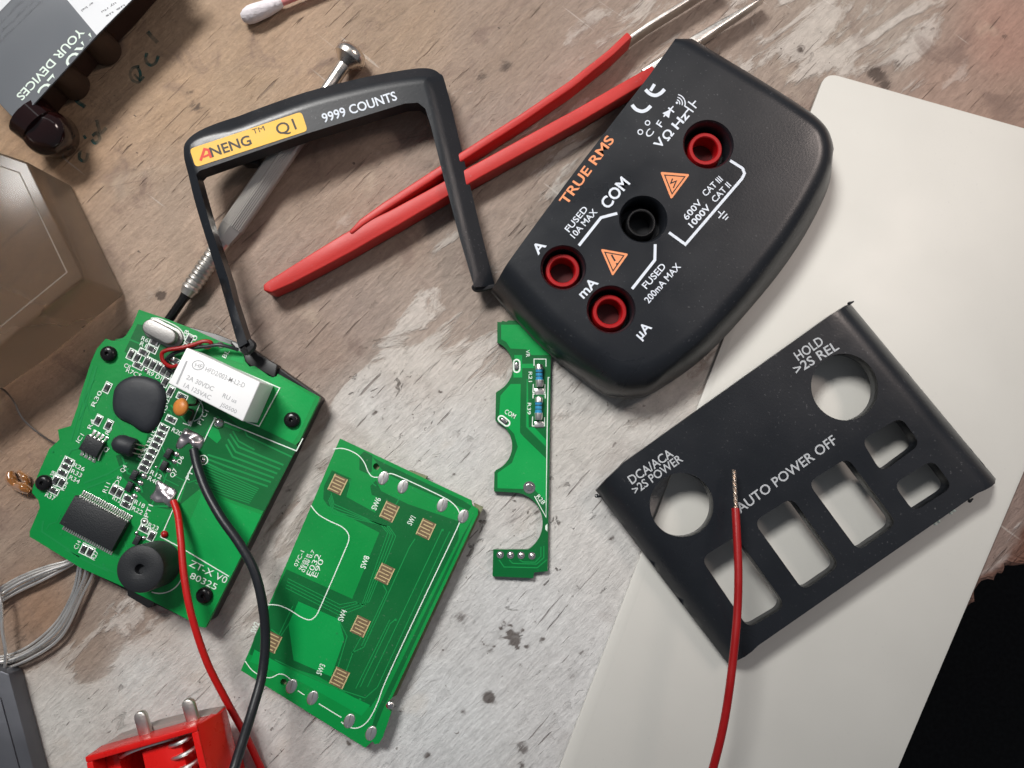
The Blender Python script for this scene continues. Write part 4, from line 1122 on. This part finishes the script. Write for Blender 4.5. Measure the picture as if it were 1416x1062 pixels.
for (x, y) in ((467,670),(538.5,707.5),(589,731.5),(532,793.5),(498.5,866),(469.5,937.5),(376,888)):
    c = P2(x, y, ZK); e = BM(); a_ = math.atan2(ku.y, ku.x)
    L_, W_ = PX(20, ZK), PX(24, ZK)
    box(e, c, (L_, W_), a_, ZK, ZK+.06, 0, 0)
    for k in (-1, 1): box(e, c+ku*k*(L_/2-.15), (.3, W_*.98), a_, ZK+.01, ZK+.1, 0, 1)
    for k in range(5):
        q = c+kv*(k-2)*W_/5.2+ku*(.3 if k % 2 else -.3); box(e, q, (L_*.74, .28), a_, ZK+.01, ZK+.105, 0, 1)
    obj('switch_pad', e, [M['tan'], M['tanlight']], KB)
for x, y in ((530,661),(557,673),(611.5,698.5),(640.5,714),(403,949),(432,965),(483,997),(513,1014)):
    e = BM(); c = P2(x, y, ZK); vs_ = []
    pts = [c+ku*math.cos(t)*PX(7.6, 5)+kv*math.sin(t)*PX(10.4, 5) for t in [2*math.pi*i/24 for i in range(24)]]
    hexa(e, [(p.x, p.y, ZK) for p in pts], [(c.x+(p.x-c.x)*.85, c.y+(p.y-c.y)*.85, ZK+.28) for p in pts], .06)
    ribbon(e, [c-kv*1.6-ku*.3, c+kv*1.6+ku*.3], .3, ZK+.30, 1)
    obj('slotted_solder_pad', e, [M['tin'], M['steel']], KB, smooth=True)
e = BM(); lathe(e, [(1.1, 0), (1.0, .4), (.5, .75), (0, .85)], P(539, 975, ZK-.3), n=16); obj('edge_solder', e, M['solder'], KB, smooth=True)

# ------------------------------------------------------------------ narrow socket board
ZN = 1.9
NB = empty('socket_board', 'narrow scalloped green circuit strip with two blue resistors below the meter shell', 'circuit board', (*P2(725, 620, ZN), 0))
def arc3(a, b_, c, n=12):
    """circle arc through three 2D points"""
    ax_, ay, bx, by, cx, cy = a.x, a.y, b_.x, b_.y, c.x, c.y; d_ = 2*(ax_*(by-cy)+bx*(cy-ay)+cx*(ay-by))
    ux = ((ax_**2+ay**2)*(by-cy)+(bx**2+by**2)*(cy-ay)+(cx**2+cy**2)*(ay-by))/d_; uy = ((ax_**2+ay**2)*(cx-bx)+(bx**2+by**2)*(ax_-cx)+(cx**2+cy**2)*(bx-ax_))/d_
    o = Vector((ux, uy)); r_ = (a-o).length; A0 = math.atan2(ay-uy, ax_-ux); A1 = math.atan2(by-uy, bx-ux); A2 = math.atan2(cy-uy, cx-ux)
    w = lambda t: (t+math.pi) % (2*math.pi)-math.pi
    tot = w(A1-A0)+w(A2-A1); return [o+Vector((math.cos(A0+tot*i/n), math.sin(A0+tot*i/n)))*r_ for i in range(n+1)]
pn = lambda x, y: P2(x, y, ZN)
o_ = [pn(687.6,445), pn(693,445.5), pn(695,443.5), pn(700,445), pn(703,443), pn(717,443.6), pn(763,482), pn(761.5,500), pn(757.4,789.8), pn(738.5,791.6), pn(737.4,799.5), pn(681,797), pn(682,760), pn(730,760)]
o_ += arc3(pn(732,759), pn(750.5,722), pn(717,681.5), 20)+[pn(683,679.5), pn(683.7,652.7)]
o_ += arc3(pn(686,650), pn(708.2,617), pn(691,585.5), 14)+[pn(685,581.5), pn(685.8,543)]
o_ += arc3(pn(688,541), pn(709,510), pn(694,477), 14)+[pn(687.6,473.5)]
bm = BM(); sheet(bm, o_, [], ZN, 1.6); obj('board', bm, M['pcbdark'], NB)
bm = BM(); z = ZN
flat(bm, [(693,449),(722,449),(760,482),(760,491),(735,491),(728,483),(706,482),(700,473),(693,469)], z, .02)
flat(bm, [(711,491),(722,491),(722,503),(738,503),(738,509),(722,509),(722,522),(710,522),(710,515),(714,507),(712,499)], z, .02)
flat(bm, [(692,547),(706,531),(720,531),(719,598),(724,604),(755,634),(755,700),(752,690),(738,676),(715,676),(688,675),(688,654),(708,640),(716,618),(711,600),(696,584),(690,578)], z, .02)
flat(bm, [(730,524),(727.5,590),(755,616),(755,608),(739,591),(731,591)], z, .03)
weld(PART['board', 'NB'], bm, M['pcblight'])
bm = BM()
for q in ([(690,774),(697,784),(743,785),(756,774)], [(704,774),(709,779),(742,780),(752,771),(752,755)], [(718.5,774),(723,777),(740,777.5),(748,769),(748,756)], [(729,524),(728,590),(755,617)]): line(bm, q, 1.5, z, .04)
weld(PART['board', 'NB'], bm, M['trace'])
bm = BM()
line(bm, [(738.5,506),(738.5,496.5),(755,496.5),(755,507)], 1.3, z, .05); line(bm, [(737.5,531),(737,543),(753.5,543),(753.5,531)], 1.3, z, .05); line(bm, [(737,551),(737,545),(754,545),(754,551)], 1.3, z, .055)
line(bm, [(736.5,576),(736,589),(753,589),(753,577)], 1.3, z, .05); line(bm, [(760,522),(758,522),(756.5,600),(755,715),(739,686)], 1.4, z, .05); flat(bm, [(757,724),(754,727),(754,732),(757,735)], z, .05)
text(bm, 'VR', (727, 484), (727.5, 494), 5.5, z, .05, .006); text(bm, 'R21', (731, 514), (731, 528), 5, z, .05, .006); text(bm, 'R39', (729.5, 557), (729, 573), 5, z, .05, .006)
text(bm, 'COM', (697, 571), (711, 579), 6.5, z, .05, .008); text(bm, 'R28', (741, 687), (750, 698), 6, z, .05, .004)
weld(PART['board', 'NB'], bm, M['silk'])
for x, y, a in ((714.5,506,90),(697,582,38)):
    e = BM(); c = P2(x, y, ZN); t = -math.radians(a); dd = Vector((math.cos(t), math.sin(t))); nn = Vector((-dd.y, dd.x)); pts = []
    for k in (0, 1):
        for i in range(9):
            ang = -math.pi/2+math.pi*i/8+math.pi*k; pts.append(c+dd*((.95 if k == 0 else -.95)+math.cos(ang)*.85)+nn*math.sin(ang)*.85)
    ribbon(e, pts, .42, ZN+.06, 0, True); p2 = [c+(p-c)*.72 for p in pts]
    hexa(e, [(p.x, p.y, ZN) for p in p2], [(p.x, p.y, ZN+.05) for p in p2], 0, 1)
    p3 = [c+(p-c)*.5 for p in pts]; hexa(e, [(p.x, p.y, ZN+.05) for p in p3], [(p.x, p.y, ZN+.3) for p in p3], .08, 2)
    obj('slot_pad', e, [M['silk'], M['resist'], M['solder']], NB, smooth=True)
for x, y, r in ((732,674,8.6),(691.8,767,5.2),(706,767.4,5.2),(720.6,767.8,5.2),(735.5,768.5,5.2)):
    e = BM(); p = P(x, y, ZN); R_ = PX(r, ZN)
    lathe(e, [(R_, .02), (R_*.95, .12), (R_*.6, .14), (R_*.55, .4), (R_*.3, .5), (0, .42)], p, n=22); obj('ring_solder_pad', e, M['solder'], NB, smooth=True, angle=30)
for y0, y1 in ((503, 537), (548, 583)):
    e = BM(); a, b_ = P(745.5 if y0 < 540 else 745, y0, ZN+1.2), P(746 if y0 < 540 else 744.5, y1, ZN+1.2); L_ = (b_-a).length; dr = (b_-a).normalized()
    lathe(e, [(0, L_*.02), (.95, L_*.03), (1.15, L_*.1), (1.15, L_*.24), (.98, L_*.28), (.98, L_*.62), (1.15, L_*.66), (1.15, L_*.85), (.95, L_*.93), (0, L_*.94)], a, dr, 24)
    for f in e.faces:
        t = (f.calc_center_median()-a).dot(dr)/L_; f.material_index = 0 if .2 < t < .72 else 1
    rs = obj('blue_resistor', e, [M['blue'], M['tin']], NB, smooth=True, angle=30)
    e = BM(); lathe(e, [(1.0, L_*.34), (1.0, L_*.38)], a, dr, 24); lathe(e, [(1.0, L_*.5), (1.0, L_*.53)], a, dr, 24); obj('colour_band', e, M['blackink'], rs)
    e = BM(); box(e, P2(745.5, y1+4, ZN), (2.6, 1.6), 0, ZN, ZN+.35, .1); obj('solder_pad', e, M['tin'], NB, smooth=True)

# ------------------------------------------------------------------ loose red wire on the panel
WR = empty('loose_red_wire', 'dark red insulated wire with bare stripped end resting across the black panel', 'wire', (*P2(1010, 850), 0))
bm = BM(); tube(bm, [P(1017,703,17),P(1019,740,18.5),P(1021,790,20),P(1020,840,21),P(1016,890,22),P(1009,950,22.5),P(1000,1005,22),P(986,1062,21),P(960,1150,18),P(900,1260,10)], 1.02, 14)
obj('insulation', bm, M['darkred'], WR, smooth=True)
bm = BM()
for k in range(3):
    pts = []
    for i in range(25):
        t = i/24; c = P(1018-t*3, 706-t*56, 17-t*2.2); a_ = t*14+k*2.094; pts.append(c+Vector((math.cos(a_)*.32, 0, math.sin(a_)*.32)))
    tube(bm, pts, .27, 6, spl=False)
obj('stripped_end', bm, M['bare'], WR, smooth=True)

# ------------------------------------------------------------------ battery pack, upper left
BP = empty('battery_pack', 'silver card battery pack with white upside down lettering in the upper left corner', 'battery pack', (*P2(60, 60), 0))
ZX = 15.0
bm = BM()
cp = [(-60, 78), (0, 144), (24, 169), (134, 49), (183, 0), (240, -62), (60, -160), (-60, -60)]
slab(bm, cp, ZX, ZX-.5, bev=.08); obj('card', bm, M['silver'], BP)
bm = BM(); flat(bm, [(93, 0), (133.6, 48.6), (182, 0), (238, -61), (40, -70)], ZX, .03); flat(bm, [(-10, 26), (16, 0), (40, -50), (-60, -50)], ZX, .03); weld(PART['card', 'BP'], bm, M['whitecard'])
corner = P2(134, 49, ZX); c2_ = P2(24, 169, ZX); ed_ = (corner-c2_).normalized(); en = Vector((-ed_.y, ed_.x))
if en.dot(P2(40, 40, ZX)-c2_) < 0: en = -en
clip = lambda v: (v.to_2d()-c2_).dot(en) > .15
bm = BM(); text(bm, 'YOUR DEVICES', (109, 38), (22, 132.5), 12.5, ZX, .05, .016)
text(bm, 'PROTECT', (125, 45.5), (38, 141), 17, ZX, .052, .02, clip=clip)
weld(PART['card', 'BP'], bm, M['silk'])
bm = BM(); text(bm, 'nutter.com / www', (34, -4), (-6, 36), 4.5, ZX, .05, .01); text(bm, 'of United Power S', (45, 0), (-4, 47), 4.5, ZX, .05, .0); text(bm, 'formation on batteries', (56, 0), (-4, 59), 4.5, ZX, .05, .0)
line(bm, [(16, 0), (0, 16.5)], .8, ZX, .06)
text(bm, 'ar bel', (128, 3), (112, 14), 3.5, ZX, .06); text(bm, 'uy rlu', (160, 3), (140, 16), 3.5, ZX, .06); text(bm, 'ue us', (172, 6), (146, 22), 3.5, ZX, .06)
weld(PART['card', 'BP'], bm, mat('grey_small_print', srgb(95, 98, 104), .6))
bm = BM()
slab(bm, [(-60, 70), (0, 136), (18, 152), (112, 42), (158, -6), (222, -80), (60, -160), (-60, -60)], ZX-.6, 1.0, r=1.5, bev=.5)
obj('tray', bm, M['boxside'], BP, smooth=True)
for x, y in ((131, 55), (86, 104)):
    e = BM(); p = P(x, y, 7); lathe(e, [(0, 6.6), (1.5, 6.6), (1.7, 5.8), (3.6, 5.6), (4.2, 5.0), (4.4, 0), (4.4, -6.5), (0, -6.5)], p, n=30); obj('battery', e, M['battery'], BP, smooth=True, angle=35)
bm = BM(); c = P(66, 184, 8); lathe(bm, [(0, 5.5), (3.5, 5.2), (5.6, 3.8), (6.5, 1), (6.5, -6), (5, -7.5), (0, -7.5)], c, (.25, -.3, 1), 30)
tube(bm, [P(40, 160, 10), P(58, 176, 9)], [6.5, 6.2], 20, spl=False)
obj('dark_plug', bm, M['maroon'], BP, smooth=True, angle=60)

# ------------------------------------------------------------------ smoky acrylic block
bm = BM(); ZA = 20.0
top = [P2(x, y, ZA) for x, y in ((0, 211), (38, 224), (114.5, 384), (0, 478), (-120, 560), (-220, 300), (-100, 170))]
cen = sum(top, Vector((0, 0)))/len(top)
bot = [cen+(p-cen)*1.03 for p in top]
hexa(bm, [(p.x, p.y, .2) for p in ccw(bot)], [(p.x, p.y, ZA) for p in ccw(top)], .7, segs=3)
AB = obj('acrylic_block', bm, M['smoky'], smooth=True, label='smoky brown translucent block standing at the left edge', cat='block')
bm = BM(); inn = [cen+(p-cen)*.86 for p in top]; ribbon(bm, ccw(inn), .35, ZA+.03, 0, True)
obj('top_groove', bm, mat('groove_shade', srgb(112, 100, 88), .4), AB)

# ------------------------------------------------------------------ cotton swab
SW = empty('cotton_swab', 'white cotton swab tip on pink stick at the top edge', 'cotton swab', (*P2(370, 15), 0))
a, b_ = P(338, 24, 2.6), P(392, 2, 2.6); d_ = (b_-a).normalized()
bm = BM(); lathe(bm, [(0, -.9), (1.2, -.6), (2.1, .4), (2.45, 2.0), (2.5, 4.0), (2.2, 7.5), (1.7, 10.5), (1.2, 11.8), (.9, 12)], a, d_, 28)
for v in bm.verts: v.co += Vector((random.uniform(-.1, .1), random.uniform(-.1, .1), random.uniform(-.1, .1)))
obj('cotton_tip', bm, M['swab'], SW, smooth=True, angle=0)
bm = BM(); tube(bm, [a+d_*9, a+d_*60], 1.15, 16, spl=False); obj('stick', bm, M['pink'], SW, smooth=True, angle=60)

# ------------------------------------------------------------------ solder wire coil
bm = BM()
rr = random.Random(11)
for k in range(5):
    o = k*4.2; zz = .9+(k % 3)*.9
    loop = [(92+o*.3, 776+o*.4), (60, 785+o*.9), (20, 802+o*1.1), (-20, 830+o), (-48, 862), (-40, 905+o*.5), (0, 908+o*.9), (40, 898+o*1.0-4), (78+o*.4, 862+o), (100+o*.8, 822), (108+o*1.2, 788), (108+o*.6, 768)]
    tube(bm, [P(x+rr.uniform(-1.2, 1.2), y+rr.uniform(-1.2, 1.2), zz+rr.uniform(0, .5)) for x, y in loop], PX(2.1), 8, closed=True)
tube(bm, [P(-12, 800, 3.2), P(1, 830, 4.2), P(3, 870, 4.6), P(8, 905, 4), P(4, 940, 2)], PX(2.1), 8)
obj('solder_wire_coil', bm, mat('solder_wire', (.72, .71, .69, 1), .30, .8, var=.04), smooth=True, label='loose coil of shiny grey solder wire partly under the main circuit board', cat='wire coil')

bm = BM(); tube(bm, [P(-30, 525, 1), P(0, 536, 1.2), P(12, 546, 2), P(20, 557, 2.4), P(28, 574, 2.6), P(38, 586, 2.4), P(55, 600, 2.5), P(74, 612, 4), P(90, 620, 5)], .27, 7)
obj('thin_wire', bm, mat('dull_wire', (.28, .26, .25, 1), .35, 1), smooth=True, label='single thin bent grey wire running under the main board from the left edge', cat='wire')
bm = BM(); tube(bm, [P(14, 652, 1.4), P(15, 662, 1.5), P(22, 671, 1.6), P(33, 675, 1.9), P(42, 680, 1.6)], [.9, 1.5, 1.2, 1.5, .9], 12); tube(bm, [P(26, 652, 1), P(34, 660, 1.6), P(40, 668, 1.1)], [.5, 1.0, .5], 10)
obj('resin_drip', bm, M['amberglass'], smooth=True, label='small glossy amber drip of resin beside the left edge of the main board', cat='resin', angle=0)

# ------------------------------------------------------------------ steel bar bottom left
bm = BM(); slab(bm, [(-80, 912), (2, 928), (12, 932), (46, 1062), (80, 1200), (-60, 1200)], 6, .2, bev=.35)
slab(bm, [(-80, 945), (0, 965), (26, 1062), (54, 1180), (-60, 1180)], 6.5, 5.9, bev=.15)
obj('steel_plate', bm, mat('dark_grey_steel', srgb(98, 100, 106), .4, .4, var=.12, vscale=3, bump=.1, bscale=10), smooth=True, label='dark grey metal plate edge in the bottom left corner', cat='metal plate')

# ------------------------------------------------------------------ red plug adapter
AD = empty('red_plug_adapter', 'open red plastic adapter with spring and two flat metal prongs at the bottom edge', 'plug adapter', (*P2(230, 1060), 0))
ZD = 26.0
a0 = P2(117, 1047, ZD); a1 = P2(272, 1003, ZD); e_ = (a1-a0).normalized(); n_ = Vector((e_.y, -e_.x))
ang = math.atan2(e_.y, e_.x)
def lb(x0, x1, y0, y1, z0, z1, bev=.3, e=None):
    q = a0+e_*(x0+x1)/2+n_*(y0+y1)/2; box(e, q, (x1-x0, y1-y0), ang, z0, z1, bev)
Wd = (a1-a0).length
bm = BM()
lb(0, Wd, 0, 1.4, 18.5, ZD, e=bm); lb(0, 1.6, 1.4, 42, 10, ZD, e=bm); lb(Wd-1.7, Wd, 1.4, 42, 10, ZD, e=bm); lb(1.6, Wd-1.7, 1.2, 42, 9, 11, e=bm); lb(1.6, 5, 1.4, 40, 11, 21, e=bm); lb(2, Wd-2, 16, 41, .2, 9.5, e=bm)
obj('housing', bm, M['redbox'], AD, smooth=True)
# sloping right wing down to the bench
bm = BM(); q = [P(272,1003,ZD), P(306,986,12), P(322,1062,12), P(345,1170,12), P(318,1170,ZD), P(286,1062,ZD)]
q = [Vector((*(a0+e_*Wd), ZD-.3)), Vector((*P2(305, 985, 17), 17)), Vector((*P2(324, 1066, 17), 17)), Vector((*P2(345, 1150, 17), 17)), Vector((*(a0+e_*Wd+n_*40), ZD-.3))]
hexa(bm, [(p.x, p.y, 13) for p in q], q, .3); obj('side_wing', bm, M['redbox'], AD, smooth=True)
bm = BM(); lb(11.5, 21.5, 3.2, 40, 9, 23, .6, bm); obj('inner_block', bm, M['redbox'], AD, smooth=True)
bm = BM(); pts = []
c = a0+e_*(Wd-6.4)
for i in range(161):
    t = i/160; a_ = t*2*math.pi*10; pts.append(Vector((c.x, c.y, 20.5))+Vector((n_.x, n_.y, 0))*(2.6+t*30)+Vector((e_.x, e_.y, 0))*math.cos(a_)*3.4+Vector((0, 0, 1))*math.sin(a_)*3.4)
tube(bm, pts, .5, 7, spl=False); obj('coil_spring', bm, M['tin'], AD, smooth=True)
bm = BM(); tube(bm, [Vector((*(a0+e_*6+n_*3.2), 22)), Vector((*(a0+e_*9+n_*2.4), 23)), Vector((*(a0+e_*13+n_*2.2), 22.5)), Vector((*(a0+e_*(Wd-7)+n_*2.4), 21.5))], .5, 8); obj('contact_wire', bm, M['tin'], AD, smooth=True)
bm = BM(); slab(bm, [(117,1049),(150,1026),(205,1006),(250,995),(300,986),(300,1003),(272,1012),(200,1032)], 18.2, 12, zref=18, bev=.2); obj('clear_base', bm, M['clear'], AD, smooth=True)
for (x0, y0), (x1, y1) in (((191, 984), (203, 1028)), ((257, 967), (270, 1012))):
    e = BM(); a, b_ = P2(x0, y0, 20), P2(x1, y1, 20); t = (b_-a).normalized(); nn = Vector((-t.y, t.x)); w = PX(8.2, 20)
    pts = [a+t*w+(nn*math.cos(k)-t*math.sin(k))*w for k in [math.pi*i/10 for i in range(11)]]+[b_-nn*w, b_+nn*w]
    pts = ccw(pts); hexa(e, [(p.x, p.y, 18.3) for p in pts], [(p.x, p.y, 20.2) for p in pts], .5, segs=3)
    obj('prong', e, M['steel'], AD, smooth=True, angle=60)

# ------------------------------------------------------------------ camera, light
cam = bpy.data.cameras.new('camera'); co = bpy.data.objects.new('camera', cam); COL.objects.link(co)
co.location = (0, 0, H*K); co.rotation_euler = (T, 0, 0); cam.sensor_width = 36; cam.lens = F/1416*36; cam.clip_start = .02; cam.clip_end = 100
cam.dof.use_dof = False
scene.camera = co
def area(name, loc, target, sx, sy, power, col, shape='RECTANGLE'):
    l = bpy.data.lights.new(name, 'AREA'); l.shape = shape; l.size = sx*K; l.size_y = sy*K; l.energy = power; l.color = col
    o = bpy.data.objects.new(name, l); COL.objects.link(o); o.location = Vector(loc)*K
    o.rotation_euler = (Vector(target)-Vector(loc)).to_track_quat('-Z', 'Y').to_euler(); return o
area('ceiling_tube', (60, 620, 900), (0, 20, 0), 1000, 70, 30, (.95, 1.0, 1.0))
sl = area('side_lamp', (370, 270, 430), (120, 140, 0), 130, 130, 15, (1.0, .84, .76), 'DISK')
sl.data.spread = math.radians(62)
# key spot; cone shaped to imitate a bystander's soft shadow at lower right
S0 = Vector((-330, 560, 720)); A0 = Vector((-34, 73, 0)); nb = Vector((.42, -.9, 0)).normalized()
sp = bpy.data.lights.new('key_spot', 'SPOT'); sp.energy = 7900; sp.color = (1, .975, .94); sp.shadow_soft_size = 1.9; sp.spot_blend = .25
zz = (S0-A0).normalized(); xx = Vector((.9, .42, 0)); xx = (xx-zz*xx.dot(zz)).normalized(); yy = zz.cross(xx)
sp.spot_size = 2*(A0-S0).angle(A0+nb*141-S0)
so = bpy.data.objects.new('key_spot', sp); COL.objects.link(so)
so.matrix_world = Matrix.Translation(S0*K) @ Matrix((xx, yy, zz)).transposed().to_4x4() @ Matrix.Diagonal((2.6, 1, 1, 1))
w = bpy.data.worlds.new('World'); scene.world = w; w.use_nodes = True
bg = w.node_tree.nodes['Background']; bg.inputs[0].default_value = (.85, .90, 1, 1); bg.inputs[1].default_value = .15
scene.view_settings.view_transform = 'Standard'; scene.view_settings.look = 'None'; scene.view_settings.exposure = 0; scene.view_settings.gamma = 1
scene.render.engine = 'CYCLES'
